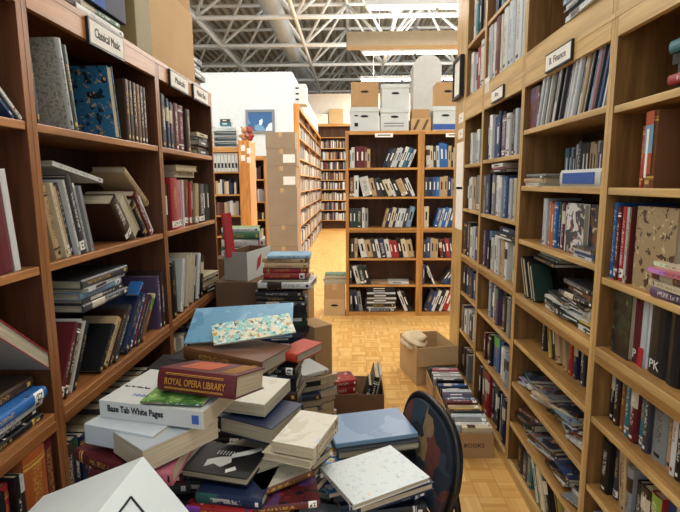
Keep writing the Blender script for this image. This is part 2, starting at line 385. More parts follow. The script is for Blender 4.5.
# ---------------------------------------------------------------- bookcases
def case(frame, w, z0, z1, dep, shelves, label, fascia=.08, rail=(), plinth=.06, sp=.022, th=.024, tone='', back=True, bottom=True):
    g=lambda k: M.get(tone+k) or M[k]
    o=empty('bookcase', frame, label, 'bookcase', 'wooden library bookcases')
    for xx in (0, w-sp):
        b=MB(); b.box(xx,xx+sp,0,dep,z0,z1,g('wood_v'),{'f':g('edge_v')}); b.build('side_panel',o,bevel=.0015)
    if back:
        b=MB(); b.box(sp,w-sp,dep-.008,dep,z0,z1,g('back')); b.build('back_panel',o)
    b=MB(); b.box(0,w,-.002,dep,z1-.02,z1,g('wood_h'),{'f':g('edge_h')}); b.build('top_board',o,bevel=.0015)
    b=MB(); b.box(sp,w-sp,-.001,.018,z1-fascia,z1-.02,g('edge_h')); b.build('fascia',o)
    if plinth:
        b=MB(); b.box(sp,w-sp,-.001,.018,z0,z0+plinth,g('edge_h')); b.build('plinth',o)
    if bottom:
        b=MB(); b.box(sp,w-sp,.018,dep-.008,z0+plinth-.02,z0+plinth,g('wood_h')); b.build('bottom_board',o)
    for z in shelves:
        r=z in rail
        b=MB(); k=.055 if r else th
        b.box(sp,w-sp,0 if r else .003,dep-.008,z-th,z,g('wood_h'),{'f':g('edge_h')})
        if r: b.box(sp,w-sp,-.002,.02,z-k,z-th+.001,g('wood_h'))
        s_=b.build('fixed_rail_shelf' if r else 'shelf',o,bevel=.003)
        if r: s_['label']='thick fixed shelf with deep front rail'
    return o
XR=.844; XL=-.85; YF=5.605
FR=lambda y: T((XR,y,0))@R(-90,'Z')   # local x runs towards the camera
FL=lambda y: T((XL,y,0))@R(90,'Z')    # local x runs away from the camera
FF=lambda x: T((x,YF,0))
r_s={1:[1.79,1.53,1.23,.985,.73,.47,.2],2:[1.80,1.53,1.265,.985,.738,.505,.28],3:[1.69,1.35,1.01,.705,.405],4:[1.68,1.357,1.01,.717,.415]}
case(FR(1.677),.84,0,2.084,.3,r_s[1],'tall bookcase in the right run, nearest the camera, cut by the frame',rail=(.985,))
case(FR(2.517),.84,0,2.084,.3,r_s[2],'tall bookcase in the right run carrying the large shelf sign',rail=(.985,))
case(FR(3.265),.748,0,2.084,.3,r_s[3],'bookcase in the right run with the small sign near the wall edge',rail=(1.01,))
case(FR(3.78),.515,0,2.084,.3,r_s[4],'narrow bookcase at the far end of the right run',rail=(1.01,))
def upper(y,w,sh,lab): return case(FR(y),w,2.0845,3.3,.3,sh,lab,plinth=.078)
upper(1.677,.84,[2.56],'upper tier bookcase standing on the nearest right bookcase')
upper(2.517,.84,[2.56],'upper tier bookcase above the large shelf sign')
upper(3.265,.748,[2.53],'upper tier bookcase above the small sign, with pale binders')
upper(3.78,.515,[2.53],'upper tier bookcase at the far end, narrow')
# far cross case
f_s=[1.717,1.392,1.039,.685,.372]
case(FF(-.069),.85,0,2.122,.3,f_s,'free standing bookcase across the aisle end, wide left section',rail=(1.039,),fascia=.04,plinth=.048,sp=.037,tone='o')
case(FF(.782),.75,0,2.122,.3,f_s,'bookcase section across the aisle end, right of the wide section',rail=(1.039,),fascia=.04,plinth=.048,sp=.037,tone='o')
# left run
l_s=[1.716,1.33,.905,.56,.25]
case(FL(.44),.883,0,2.09,.3,l_s,'dark red-brown bookcase at the left frame edge, nearest the camera',rail=(.905,),tone='l')
case(FL(1.323),.89,0,2.09,.3,l_s,'dark bookcase bearing the Classical Music sign',rail=(.905,),tone='l')
case(FL(2.213),.85,0,2.09,.3,l_s,'last bookcase of the left run, with two small framed signs',rail=(.905,),tone='l')
# ---------------------------------------------------------------- room shell
def slab(name, x0,x1,y0,y1,z0,z1,m): b=MB(); b.box(x0,x1,y0,y1,z0,z1,m); return struct(b.build(name))
slab('floor',-25,16,-6,37,-.1,0,M['floor'])
slab('wall_north',-25,16,37,37.2,0,8,M['wall'])
# office block on the left: front wall, side wall
slab('wall_office',-6,-1.07,9.2,9.35,0,3.54,M['wall'])
slab('wall_office_side',-1.22,-1.07,9.35,22,0,3.54,M['wall'])
slab('wall_cream',-1.9,9,16.4,16.6,0,4.4,M['cream_wall'])
b=MB()
for i in range(137):
    x=-25+i*.3; b.box(x,x+.15,-6,37,7.35,7.42,M['deck']); b.box(x+.15,x+.3,-6,37,7.42,7.49,M['deck'])
    b.box(x+.147,x+.153,-6,37,7.35,7.49,M['deck'])
struct(b.build('ceiling'))
# space frame
fr=empty('space_frame',T((0,0,5.5)),'white tubular steel space frame under the whole roof','roof truss')
mod=2.42; X0=-1.35; Y0=12.45; zb,zt=0,1.5
nx=range(-8,6); ny=range(-7,10)
def nb(i,j): return Vector((X0+mod*i,Y0+mod*j,zb))
def nt(i,j): return Vector((X0+mod*(i+.5),Y0+mod*(j+.5),zt))
b=MB()
for j in ny: b.tube(nb(nx[0],j),nb(nx[-1],j),.055,M['steel'],6)
for i in nx: b.tube(nb(i,ny[0]),nb(i,ny[-1]),.055,M['steel'],6)
b.build('bottom_chord_grid',fr,True)
b=MB()
for j in ny[:-1]: b.tube(nt(nx[0],j),nt(nx[-2],j),.055,M['steel'],6)
for i in nx[:-1]: b.tube(nt(i,ny[0]),nt(i,ny[-2]),.055,M['steel'],6)
b.build('top_chord_grid',fr,True)
b=MB()
for i in nx[:-1]:
    for j in ny[:-1]:
        for a,c in ((0,0),(1,0),(0,1),(1,1)): b.tube(nt(i,j),nb(i+a,j+c),.042,M['steel'],5)
b.build('web_members',fr,True)
# round duct running along the hall
b=MB(); b.tube((-1.95,8,5.85),(-1.95,30,5.85),.24,M['duct'],16); o=b.build('air_duct',None,True); tag(o,'large pale grey round air duct running along the hall under the roof','duct')
# white rounded heater and cream beam behind the cartons
b=MB(); b.box(-.1,7,10.6,10.9,4.32,4.62,plain('beige_beam','a89c86')); tag(b.build('cross_beam',bevel=.02),'cream coloured beam spanning the hall between the two lamps','beam')
b=MB(); b.prism([(1.10+.2*math.cos(a),3.2+.17*math.sin(a)) for a in [PI*i/12 for i in range(13)]]+[(.9,2.3),(1.3,2.3)],7.4,7.8,plain('hood_grey','9d9d9a')); tag(b.build('vent_hood'),'white round-topped hood behind the cartons','hood')
# lamps
for k,(y,x) in enumerate([(0,.25),(3,.25),(6,.25),(9,.25),(12,.25),(15,.25)]):
    lab={3:'upper and nearer of the two hanging tube lamps in view',4:'lower and farther of the two hanging tube lamps in view'}.get(k) or {0:'hanging tube lamp above the near end of the pile',1:'hanging tube lamp above the end of the left bookcases',2:'hanging tube lamp above the cross bookcase',5:'hanging tube lamp before the cream wall, farthest of all'}[k]
    o=empty('tube_lamp',T((x,y,4.55)),lab,'ceiling lamp','hanging fluorescent tube lamps')
    b=MB(); b.prism([(-.09,0),(.09,0),(.05,.09),(-.05,.09)],0,4.9,M['lampbody']); b.mx=R(-90,'Z'); 
    b=MB(); b.mx=R(-90,'Z'); b.prism([(-.1,0),(.1,0),(.05,.09),(-.05,.09)],0,4.9,M['lampbody']); b.build('lamp_housing',o)
    b=MB()
    for s_ in range(4): b.tube((.05+s_*1.22,0,-.03),(1.2+s_*1.22,0,-.03),.022,M['tube'],8)
    b.build('fluorescent_tube',o,True)
    b=MB()
    for xx in (.4,4.4): b.tube((xx,0,.08),(xx,0,.95),.008,M['steel'],5)
    b.build('hanger',o)
    L=bpy.data.lights.new('lamp_light','AREA'); L.shape='RECTANGLE'; L.size=4.8; L.size_y=.25; L.energy={0:75,3:95,6:150}.get(y,270); L.color=(1,.95,.87)
    lo=bpy.data.objects.new('lamp_light',L); C.objects.link(lo); lo.location=(x+2.45,y,4.48)
    U=L.copy(); U.color=(.9,.96,1); U.energy=120 if y>4 else 100; lo=bpy.data.objects.new('added_uplight',U); C.objects.link(lo); lo.location=(x+2.45,y,4.68); lo.rotation_euler=(PI,0,0)  # added upward light, brightens the truss and roof deck
for k,y in enumerate([-1,2,5,7.6]):  # added lamp row out of view, brightens left hall and office wall
    L=bpy.data.lights.new('lamp_light','AREA'); L.shape='RECTANGLE'; L.size=4.8; L.size_y=.25; L.energy=60 if y<4 else 75; L.color=(1,.96,.9)
    o=empty('tube_lamp',T((-5.2,y,4.55)),['added unseen tube lamp behind the nearest left bookcase','added unseen tube lamp behind the Classical Music bookcase','added unseen tube lamp behind the carton tower','added unseen tube lamp before the white office wall'][k],'ceiling lamp','hanging fluorescent tube lamps')
    b=MB(); b.mx=R(-90,'Z'); b.prism([(-.1,0),(.1,0),(.05,.09),(-.05,.09)],0,4.9,M['lampbody']); b.build('lamp_housing',o)
    b=MB()
    for s_ in range(4): b.tube((.05+s_*1.22,0,-.03),(1.2+s_*1.22,0,-.03),.022,M['tube'],8)
    b.build('fluorescent_tube',o,True)
    lo=bpy.data.objects.new('lamp_light',L); C.objects.link(lo); lo.location=(-2.75,y,4.48)
# ---------------------------------------------------------------- cartons and boxes
def carton(mx, w, d, h, mat, label, open_=False, flaps=False, holes=False, group=None, name='cardboard_box', inner=None, tape=True, lid=0, wall=.006):
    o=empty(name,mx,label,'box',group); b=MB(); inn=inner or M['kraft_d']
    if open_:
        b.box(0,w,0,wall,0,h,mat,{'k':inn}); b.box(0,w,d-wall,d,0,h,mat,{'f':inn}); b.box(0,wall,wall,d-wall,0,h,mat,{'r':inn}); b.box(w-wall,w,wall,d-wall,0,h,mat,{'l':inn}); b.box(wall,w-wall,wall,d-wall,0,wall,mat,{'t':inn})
    else: b.box(0,w,0,d,0,h-(.0 if not lid else lid),mat)
    b.build('carton_body',o,bevel=.002)
    if lid: b=MB(); b.box(-.006,w+.006,-.006,d+.006,h-lid,h,mat); b.build('box_lid',o,bevel=.003)
    if holes:
        b=MB(); b.prism([(w/2+.045*math.cos(a)*(1 if abs(math.cos(a))>.1 else 1), h*.62+.013*math.sin(a)) for a in [2*PI*i/14 for i in range(14)]],-.0015,.001,M['ink']); b.build('hand_hole',o)
    if flaps:
        for nm,mm in (('l',T((0,0,h))@R(-60,'Y')),('r',T((w,0,h))@R(60,'Y'))):
            b=MB(); fwid=min(w,d)/2
            if nm=='l': b.box(-.004,0,0,d,0,fwid,mat,{'r':inn})
            else: b.box(0,.004,0,d,0,fwid,mat,{'l':inn})
            f=b.build('carton_flap',o); f.matrix_local=mm
        b=MB(); b.box(0,w,0,.004,0,min(w,d)/2,mat,{'f':inn}); f=b.build('carton_flap',o); f.matrix_local=T((0,d,h))@R(-35,'X')
    if tape and not open_ and not lid: b=MB(); b.box(w/2-.024,w/2+.024,-.0012,d+.001,h-.06,h+.0012,M['kraft2']); b.build('packing_tape',o)
    return o
zt_=2.1225
# boxes on the far bookcase (front faces near Y=5.62)
def fbox(u0,v1,u1,v0,mat,label,holes=True,lid=0,yy=5.63,z=None,dep=.26,name='storage_box'):
    a=at(u0,v1,y=yy); c=at(u1,v0,y=yy); z=a.z if z is None else z
    return carton(T((a.x,yy,z)),c.x-a.x,dep,c.z-z,mat,label,holes=holes,lid=lid,tape=False,name=name), c.z
bx,z1=fbox(350,131,379,107,M['whitecard'],'white storage box, lower left of those on the cross bookcase',lid=.05,z=zt_)
b=MB(); b.box(.05,.09,-.002,0,.05,.09,M['ink']); b.box(.05,.09,-.002,0,.16,.175,M['ink']); b.build('printed_mark',bx)
fbox(351,107,378.5,82,M['kraft'],'brown carton with hand hole on top of the left white storage box',z=z1+.001,name='cardboard_box')
bx,z1=fbox(380.5,131,409,108,M['whitecard'],'white storage box beside the left one, lower of its pair',lid=.05,z=zt_)
b=MB(); b.box(.04,.26,-.002,0,.05,.056,M['ink']); b.box(.04,.26,-.002,0,.08,.086,M['ink']); b.build('printed_mark',bx)
fbox(381.5,108,409.5,84,M['whitecard'],'white storage box with raised lid, upper of its pair',lid=.04,z=z1+.001)
bx,z1=fbox(411,131,431,118,M['kraft2'],'low open tan carton with diagonal stripes between the storage boxes',holes=False,z=zt_,name='cardboard_box')
b=MB()
for q in range(2): b.prism([(.02+q*.1,.01),(.05+q*.1,.01),(.1+q*.1,.12),(.07+q*.1,.12)],-.002,0,M['kraft_d'])
b.build('printed_stripe',bx)
fbox(412,118,430,109,M['kraft'],'small orange brown carton above the striped one',holes=False,z=z1+.001,name='cardboard_box')
bx,z1=fbox(433,131,458,106,M['whitecard'],'white storage box with blue band, right end of the cross bookcase',lid=.05,z=zt_)
b=MB(); b.box(0,.26,-.002,0,.01,.07,M['blueink']); b.build('printed_band',bx)
fbox(436,106,460,82,M['kraft'],'brown carton on the storage box with the blue band',z=z1+.001,name='cardboard_box')
# carton tower mid left
zz=0
for k,(hh,wd) in enumerate([(.36,.39),(.34,.40),(.29,.39),(.50,.40),(.29,.39),(.22,.40),(.22,.39)]):
    cx=carton(T((-1.13+random.uniform(-.008,.008),6.6,zz)),wd,.35,hh-.002,M['kraft_g'],f'greyish brown carton in the tall tower beyond the pile, {"topmost" if k==6 else "bottom" if k==0 else ORD[k]+" from bottom"}',group='carton tower')
    if k in (4,5): b=MB(); b.box(.22,.38,-.002,0,.04,.15,M['paper']); b.build('shipping_label',cx)
    zz+=hh
# papers/cartons beside the cross bookcase
carton(T((-.33,5.62,0)),.25,.3,.2,M['kraft2'],'small pale carton with two square marks on the floor, bottom of its stack',holes=True)
carton(T((-.325,5.62,.201)),.245,.3,.17,M['kraft'],'brown carton in the low stack beside the cross bookcase')
stack(T((-.2,5.77,.372)),0,0,0,'w26x3d22P w27x3d22P l26x1d20P w26x3d20P g25x1d20','of papers on brown carton by the cross bookcase','paper bundles by the cross bookcase',name='magazine',cat='magazine',hard=False)
# ---------------------------------------------------------------- mid-left bookcases beyond the pile
def bcase(mx,w,z1,shelves,lab,tone='o'): return case(mx,w,0,z1,.3,shelves,lab,fascia=.07,tone=tone)
bcase(T((-1.99,7.0,0)),.42,2.06,[1.72,1.4,1.1,.8,.45],'narrow bookcase beyond the left run holding white ring binders')
b=MB(); b.box(-1.565,-1.42,6.9,7.35,0,2.14,M['orange_v']); o=b.build('bookcase_end_panel',bevel=.002); tag(o,'orange wood end panel with taped white notices beyond the pile','panel')
for k,(uu,vv) in enumerate([(243,148),(249,151),(243,158),(249,160)]):
    p=at(uu,vv,y=6.9); b=MB(); b.box(p.x-.03,p.x+.03,6.897,6.8995,p.z-.04,p.z+.04,M['paper']); b.build('taped_notice',o)
bcase(T((-1.72,8.2,0)),.29,2.0,[1.62,1.25,.95,.62,.3],'small bookcase between orange panel and carton tower')
# left row beyond and back wall cases
for q,wd in enumerate(('first','second','third')): case(T((-.97,9.35+2.2*q,0))@R(90,'Z'),2.19,0,3.0,.098,[2.72,2.4,2.02,1.72,1.4,1.08,.75,.4],wd+' tall bookcase running away from the office wall corner',tone='o')
b=MB(); b.box(-1.068,-.972,9.3,9.348,0,3.0,M['orange_v']); tag(b.build('bookcase_end_panel'),'orange end panel at the office wall corner with pale papers','panel')
bx=carton(T((-1.1,9.38,3.001)),.26,.4,.36,M['whitecard'],'white box with three dark slots on the tall bookcase by the office wall',tape=False,name='storage_box')
b=MB()
for q in range(3): b.box(.07,.13,-.002,0,.07+q*.1,.1+q*.1,M['ink'])
b.build('slot',bx)
case(T((-1.6,16.05,0)),1.7,0,3.42,.3,[3.0,2.66,2.3,1.98,1.65,1.35,1.0,.68,.35],'tall dark bookcase against the cream wall at the far end',tone='o')
for k,(u0,u1,v0) in enumerate([(314,328,117),(329,343,112)]):
    a=at(u0,127,y=16.1); c=at(u1,v0,y=16.1); carton(T((a.x,16.1,3.421)),c.x-a.x,.25,c.z-a.z,M['cream_wall'] if k==0 else M['kraft2'],['low cream carton on the far tall bookcase','taller tan carton on the far tall bookcase'][k],tape=False)
# distant books: too many and too small to count one by one
bk=MB(); cols=[M['cover']]
distm=[plain('distant_book_'+k,PAL[k][0]) for k in 'wmklnscUueUseKl']
def far_books(frame,x0,x1,z,h=.22,d=.2,ins=.02,ds=distm):
    x=x0
    while x<x1-.04:
        t=random.uniform(.02,.045); hh=h*random.uniform(.8,1.05); bk.mx=frame
        if random.random()<.93: bk.box(x,x+t-.001,ins,ins+d,z,z+hh,random.choice(ds))
        x+=t
for z in [3.0,2.66,2.3,1.98,1.65,1.35,1.0,.68,.35]:
    if z>2.9: continue
    far_books(T((-1.6,16.05,0)),.04,1.66,z,.24)
for z in [2.4,2.02,1.72,1.4,1.08,.75,.4,.065]: [far_books(T((-.97,9.35+2.2*q,0))@R(90,'Z'),.04,2.15,z,.22,.06,.01) for q in range(3)]
for z,s_ in [(1.62,.2),(1.25,.2),(.95,.12),(.62,.2),(.3,.2)]: far_books(T((-1.72,8.2,0)),.03,.26,z,s_)
far_books(T((-1.99,7.0,0)),.03,.39,1.4,.2,ds=distm[3:7]); far_books(T((-1.99,7.0,0)),.03,.39,1.1,.2)
o=bk.build('distant_books'); tag(o,'rows of small distant books filling the bookcases beyond the left run','books',kind='stuff')
for k in range(7):
    b=MB(); x=-1.955+k*.05; b.box(0,.044,0,.2,0,.26,M['whitecard'],{'f':M['whitecard']}); b.box(.008,.036,-.001,0,.05,.12,M['ink']); o=b.build('ring_binder'); o.location=(x,7.03,1.72); tag(o,f'white ring binder, {ORD[k]} from left on the narrow bookcase beyond','binder','white ring binders')
# framed picture on office wall
def framed(mx,w,h,fm,label,cat,art,name='picture_frame',b_=.02,dep=.02):
    o=empty(name,mx,label,cat)
    b=MB(); b.box(0,w,0,dep,0,b_,fm); b.box(0,w,0,dep,h-b_,h,fm); b.box(0,b_,0,dep,b_,h-b_,fm); b.box(w-b_,w,0,dep,b_,h-b_,fm); b.build('frame',o)
    b=MB(); b.box(b_,w-b_,dep*.4,dep,b_,h-b_,art); b.build('picture' if cat=='picture' else 'notice_sheet',o); return o
pic=front('sea','2f5f94',[('dfe8ee',2.6,.57),('6b9ac4',4,.55)])
framed(T((-1.93,9.17,2.46)),.53,.42,plain('grey_frame','7e8488'),'framed blue and white seascape on the white office wall','picture',pic,b_=.045)
# stuff on the orange panel / shelves top beyond
for k,(u0,u1,v0,v1,mt,yy,lab,nm,ct) in enumerate([(216,231,119,127,'greycard',7.1,'dark and teal gadget on the stacked white trays','desk_gadget','gadget'),(231,240,0,0,None,0,'','','')][:1]): pass
zt2=2.061
for q in range(4):
    a=at(218,0,y=7.02); b=MB(); w_=.34; b.box(0,w_,0,.25,0,.008,M['whitecard']); b.box(0,.008,0,.25,.008,.07,M['whitecard']); b.box(w_-.008,w_,0,.25,.008,.07,M['whitecard']); b.box(.008,w_-.008,.242,.25,.008,.07,M['whitecard'])
    o=b.build('letter_tray'); o.location=(-1.95,7.03,zt2+q*.075); tag(o,f'white letter tray on the narrow bookcase beyond, {"topmost" if q==3 else "bottom" if q==0 else ORD[q]+" from bottom"}','tray','stacked white trays')
stack(T((-1.78,7.15,zt2+.301)),0,0,0,'t16x5d12 K14x4d10','on top of the white letter trays','things on the trays',hard=True)
# small bears / dolls of cloth beside: a cluster of soft toys on the orange panel
def blob(o,c,r,m,sc=(1,1,1)):
    bm=bmesh.new(); bmesh.ops.create_icosphere(bm,subdivisions=2,radius=r); me=bpy.data.meshes.new('blob'); bm.to_mesh(me); bm.free(); me.materials.append(m)
    me.polygons.foreach_set('use_smooth',[True]*len(me.polygons)); q=link('toy_body',me,o); q.location=c; q.scale=sc; return q
tan=plain('toy_tan','b98d68',.9); red=plain('toy_red','9c4a42',.9)
for k,(x,mt,lab) in enumerate([(-1.52,tan,'tan soft toy seated on the orange panel top'),(-1.44,red,'reddish soft toy leaning beside the tan one')]):
    o=empty('soft_toy',T((x,7.1,2.14)),lab,'toy','soft toys on the panel')
    blob(o,(0,0,.06),.06,mt,(.8,.8,1)).name='toy_torso'; blob(o,(0,0,.155),.045,mt).name='toy_head'
    for s_ in (-1,1): blob(o,(s_*.035,0,.195),.016,mt).name='toy_ear'; blob(o,(s_*.05,-.03,.08),.022,mt,(1,1.5,1)).name='toy_arm'
# ---------------------------------------------------------------- signs
def sign(frame,u0,v0,u1,v1,xp,txt,label,z0,z1,fm='black',pm='paper',ink='ink'):
    """framed sign on a shelf fascia; horizontal span from the picture, heights in metres"""
    a=at(u0,v0,x=xp).y; c=at(u1,v1,x=xp).y
    w=abs(a-c); h=z1-z0
    o=empty('shelf_sign',frame(a)@T((0,-.012,z0)),label,'sign')
    b=MB(); b.box(0,w,0,.01,0,h,M[fm]); b.build('sign_frame',o)
    b=MB(); e=.007; b.box(e,w-e,-.001,0,e,h-e,M[pm]); b.build('sign_card',o)
    text(txt,h*.52,M[ink],o,T((w/2,-.0016,h/2))@R(90,'X'),'sign_lettering',sx=min(1,w/(len(txt)*h*.52*.5)*.9))
    return o
FLs=lambda y: T((XL+.0,y,0))@R(90,'Z'); FRs=lambda y: T((XR,y,0))@R(-90,'Z')
sign(FLs,86,35,121,45,XL+.002,'Classical Music','black framed white sign reading Classical Music on the left fascia',1.998,2.082)
sign(FLs,168,75,186,80,XL+.002,'Musicals','nearer of two small framed signs on the last left bookcase',2.0,2.078)
sign(FLs,191.5,85,206,88,XL+.002,'Music Bio.','farther of two small framed signs on the last left bookcase',2.0,2.078)
sign(FRs,547.5,65,574,50,XR-.002,'B. Finance','large framed white sign on the right fascia',2.008,2.084)
sign(FRs,493,92,505,85,XR-.002,'Arts','small framed white sign on the right fascia, farther along',2.01,2.082)
def note(u,v,w,h,label,xp=XR-.001,txt=None):
    p=at(u,v,x=xp); o=None; b=MB(); b.box(0,w,0,.001,0,h,M['paper']); o=b.build('paper_notice'); o.matrix_world=T((xp,p.y+w/2,p.z-h/2))@R(-90,'Z'); tag(o,label,'notice')
    if txt: text(txt,h*.35,M['ink'],o,T((w/2,-.0008,h/2))@R(90,'X'),'notice_lettering')
    return o
# far end post of right run
b=MB(); b.box(XR,XR+.3,3.783,4.125,0,3.3,M['edge_v']); o=b.build('end_post',bevel=.003); tag(o,'wide orange wood end post closing the right run, papers taped on it','post')
note(487,85,.10,.09,'white sticker on the right fascia above the small sign')
note(461,118,.16,.07,'upper small white notice on the end post',txt='art')
note(460.5,134,.16,.07,'lower small white notice on the end post',txt='A-Z')
note(459.5,166,.24,.36,'long pale blue-white sheet taped on the end post, upper')
note(458.8,208,.24,.33,'long pale sheet taped on the end post, lower')
framed(T((XR-.035,4.10,2.19))@R(-90,'Z'),.27,.30,M['black'],'black framed notice hung high on the end post','notice',M['paper'],name='notice_frame',b_=.02,dep=.03)
def farsign(u,v,lab):
    p=at(u,v,y=YF-.005); b=MB(); b.box(-.1,.1,0,.004,-.022,.022,M['paper']); o=b.build('shelf_sign'); o.location=(p.x,YF-.006,p.z); tag(o,lab,'sign'); b=MB(); b.box(-.07,.07,-.001,0,-.004,.006,M['ink']); b.build('sign_lettering',o)
farsign(384,135.2,'small white sign on the top of the cross bookcase, wide section'); farsign(455,135,'small white sign on the cross bookcase, right section')
M['L_ink']=plain('pale_blue_ink','6f9cb8'); M['orange_foil']=plain('orange_foil','a8502c'); M['art_tan']=front('tan',"a08c68",[('4a3226',34,.58),('c8b890',50,.62)]); M['art_green_dark']=front('dark_green','26382a',[('5c8a5c',12,.6),('15161a',20,.5)])
M['art_photo2']=front('collage',None,[('2a3344',16,.5),('8a3a2c',18,.6),('c8bca0',26,.62),('6d7f95',20,.62)])
# ---------------------------------------------------------------- rows on the right run
TXS=Matrix(((0,1,0,0),(0,0,-1,0),(-1,0,0,0),(0,0,0,1)))   # lettering along the spine of a flat book
TXC=Matrix(((0,0,1,0),(0,1,0,0),(-1,0,0,0),(0,0,0,1)))    # lettering on the front cover
def faceout(frame,x,z,w,h,t,code,label,art,ins=.03,lean=8,group=None,name='book',cat='book'):
    return book(frame@T((x,ins+t,z))@R(-90,'Z')@R(-lean*0,'Y'),t,h,w,code,label,group,None,art,True,True,name,cat)
r1,r2,r3,r4=FR(1.677),FR(2.517),FR(3.265),FR(3.78)
P='on the nearest right bookcase'
G='books on the right run'
stack(r1,.37,.13,1.79,'k24x2 r25x2.6 K24x2.8 k25x3 t25x3.2 t24x3','in top shelf pile, nearest right bookcase',G,jit=3)
bs=row(r1,.165,.23,1.53,'r18x1.6d11 u22x4.2d11','on the second shelf, nearest right bookcase',G,inset=(.02,.03))
b=MB(); b.box(.002,.040,-.0085,-.0075,.10,.18,M['L_ink']); b.box(.002,.040,-.0085,-.0075,.18,.218,M['orange_foil']); b.box(.002,.040,-.0085,-.0075,.04,.10,M['orange_foil']); b.box(.012,.022,-.0095,-.0085,.03,.17,M['paper']); b.build('printed_band',bs[1])
stack(r1,.42,.17,1.53,'u25x4 K26x3.5 e25x4 k24x4 e25x5','in second shelf pile, nearest right bookcase',G,jit=2)
row(r1,.024,.17,1.23,'B25x2.6 k24x1.2 m24x1.8 r24x2.6 l24x2.2 m24x1','on the third shelf, nearest right bookcase',G,fill=False,inset=(.02,.03),thick=(2,2.5))
faceout(r1,.155,1.23,.19,.245,.03,'s','tan book facing out on the third shelf, nearest right bookcase',M['art_tan'],group=None,ins=.03)
row(r1,.36,.6,1.23,'k25 U24 k24','behind third shelf pile, nearest right bookcase',G,inset=(.14,.15))
stack(r1,.40,.075,1.23,'v20x3 c20x1.6 m21x2.2 p21x1.5 c20x1.3','of short pile before tan facing book',G,jit=5,h=21)
faceout(r1,.065,.985,.10,.21,.02,'G','dark green book facing out beside the lettered spines, rail shelf',M['art_green_dark'],ins=.03)
bs=row(r1,.145,.50,.985,'w25x1.3 m24x4.2 l25x2.4 w25x1.3 k25x9 k25x5','on the rail shelf, nearest right bookcase',G,fill=False,inset=(.045,.05),style='none')
text('P',.04,M['whiteink'],bs[1],T((.021,-.007,.03))@R(90,'X')); text('PK',.04,M['whiteink'],bs[4],T((.04,-.008,.03))@R(90,'X'))
for q in (0,2): b=MB(); t_=.013 if q==0 else .024; b.box(0,t_,-.006,-.004,.0,.06,M['redink']); b.build('printed_band',bs[q])
row(r1,.035,.62,.73,'k20 U20 r19x1.5 u20 t21x2 m21x3 t20x2 K20 e23x5 s23x2 w23x1.6 k21 U22x3 b20 m21 r20 u21 k20 s21','on the fifth shelf, nearest right bookcase',G,inset=(.045,.065),thick=(1.6,2.6))
row(r1,.045,.62,.47,'k19x3 K19x2 <6 s20x1.5 s20x1.8 | e18 k15 U16 r17x3 b18x3 c18 k18 u18 g18 K19 m18','on the sixth shelf, nearest right bookcase',G,inset=(.04,.07))
row(r1,.05,.5,.2,'e18 k18 s18 u19 K18 m19 c18 k19','on the lowest shelf, nearest right bookcase',G)
Q='bookcase with large sign'
stack(r2,.62,.10,2.164,'l30x2 w30x1.6 K30x1 w30x1.6 a30x2 k30x1 w30x2 K30x1.6 w30x1.8 l30x2 K30x1 w30x2','of the magazine pile above the large sign','magazines above the large sign',name='magazine',cat='magazine',hard=False,h=28)
faceout(r2,.04,1.8,.12,.19,.03,'m','maroon and pink book facing out, top shelf, under the large sign',M['art_photo'],ins=.02)
row(r2,.155,.83,1.80,'>16 w22x.9 l22x2 k21x1 w22x1 a22x2 k22x1 w22x1.2 s23x3 K22x1 l23x1.6 K22x1 w24x1.5 k23x.9 w23x1.2 k23x1 w24x1 K24x1 l24x1.3 k23x1 w24x1 a24x1.4 k24x1 w24x1.5 K24x1 w24x1.2 l24x1.6 k24x.9 w23x1.3 s24x1.8 K24x1.1 w24x1.4 l23x1.2 k23x1 w24x1.3 a24x1.2 p23x1.2 w23x1 K23x1.2 w23x1.4 b23x1.3 a22x1.4 w22x1','on top shelf, bookcase with large sign',G,style='none',inset=(.012,.03),depthmax=.2)
stack(r2,.17,.1,1.53,'w24x1.5 s23x2 K22x1 e21x1','of low pile left of blue box set',G,jit=8)
row(r2,.20,.60,1.53,'t17 k17 a17 k16 l18x2 K19 k18 k18 s18x3 s17 l18x1.4 v17 k17 l21x3','behind the blue box, second shelf',G,inset=(.135,.14),depthmax=.15)
book(r2@T((.80,.012,1.53))@R(-90,'Y'),.065,.33,.11,'w','blue and white box set lying flat before the upright books',None,'none',None)
b=MB(); b.box(.012,.053,-.008,-.0065,.04,.30,M['blueink']); b.build('printed_band',bpy.data.objects[sorted(BOOKARGS,key=lambda k:list(BOOKARGS).index(k))[-1]])
row(r2,.20,.50,1.265,'m20x1.2 _1.5 l21x3 r20 o20x1.8 o19x2 B20x2.4 n20x1.4 l19x1.6 m20 w19 k20','on the third shelf, bookcase with large sign',G,inset=(.04,.055),thick=(1.4,2))
faceout(r2,.505,1.265,.15,.20,.02,'w','glossy magazine with photo cover facing out, third shelf',M['art_photo2'],ins=.03,name='magazine',cat='magazine')
faceout(r2,.66,1.265,.155,.2,.02,'u','plain tan book facing out on the third shelf by the post',M['art_photo2'],ins=.05)
stack(r2,.71,.06,1.265,'w15x1.4 b15x1.2 w14x1 K15x.8','of the small pile by the post, third shelf',G,h=15,jit=3)
row(r2,.02,.44,.985,'<26 k20x3.4P k20x3.8P k19x3.4P G18x3d9P','slumped on rail shelf, large sign bookcase',G,fill=False,inset=(.01,.02))
stack(r2,.43,.11,.985,'w22x1.6 k24x2 G22x1.5 w22x1.2 K24x1.4','of low pile beside the slumped books, rail shelf',G,jit=12)
zq=stack(r2,.30,.13,1.185,'k27x1.5 G25x1.2 w24x1 r20x1 K23x2 b24x1.6','lying across the slumped books',G,jit=5)
stack(r2,.60,.13,.985,'k25x1.6 G26x1.6 w24x1 e23x1.6 w25x2 k24x1.8 k25x2.4 u24x2 K25x2','of middle rail shelf pile, large sign bookcase',G,jit=9,top='topmost')
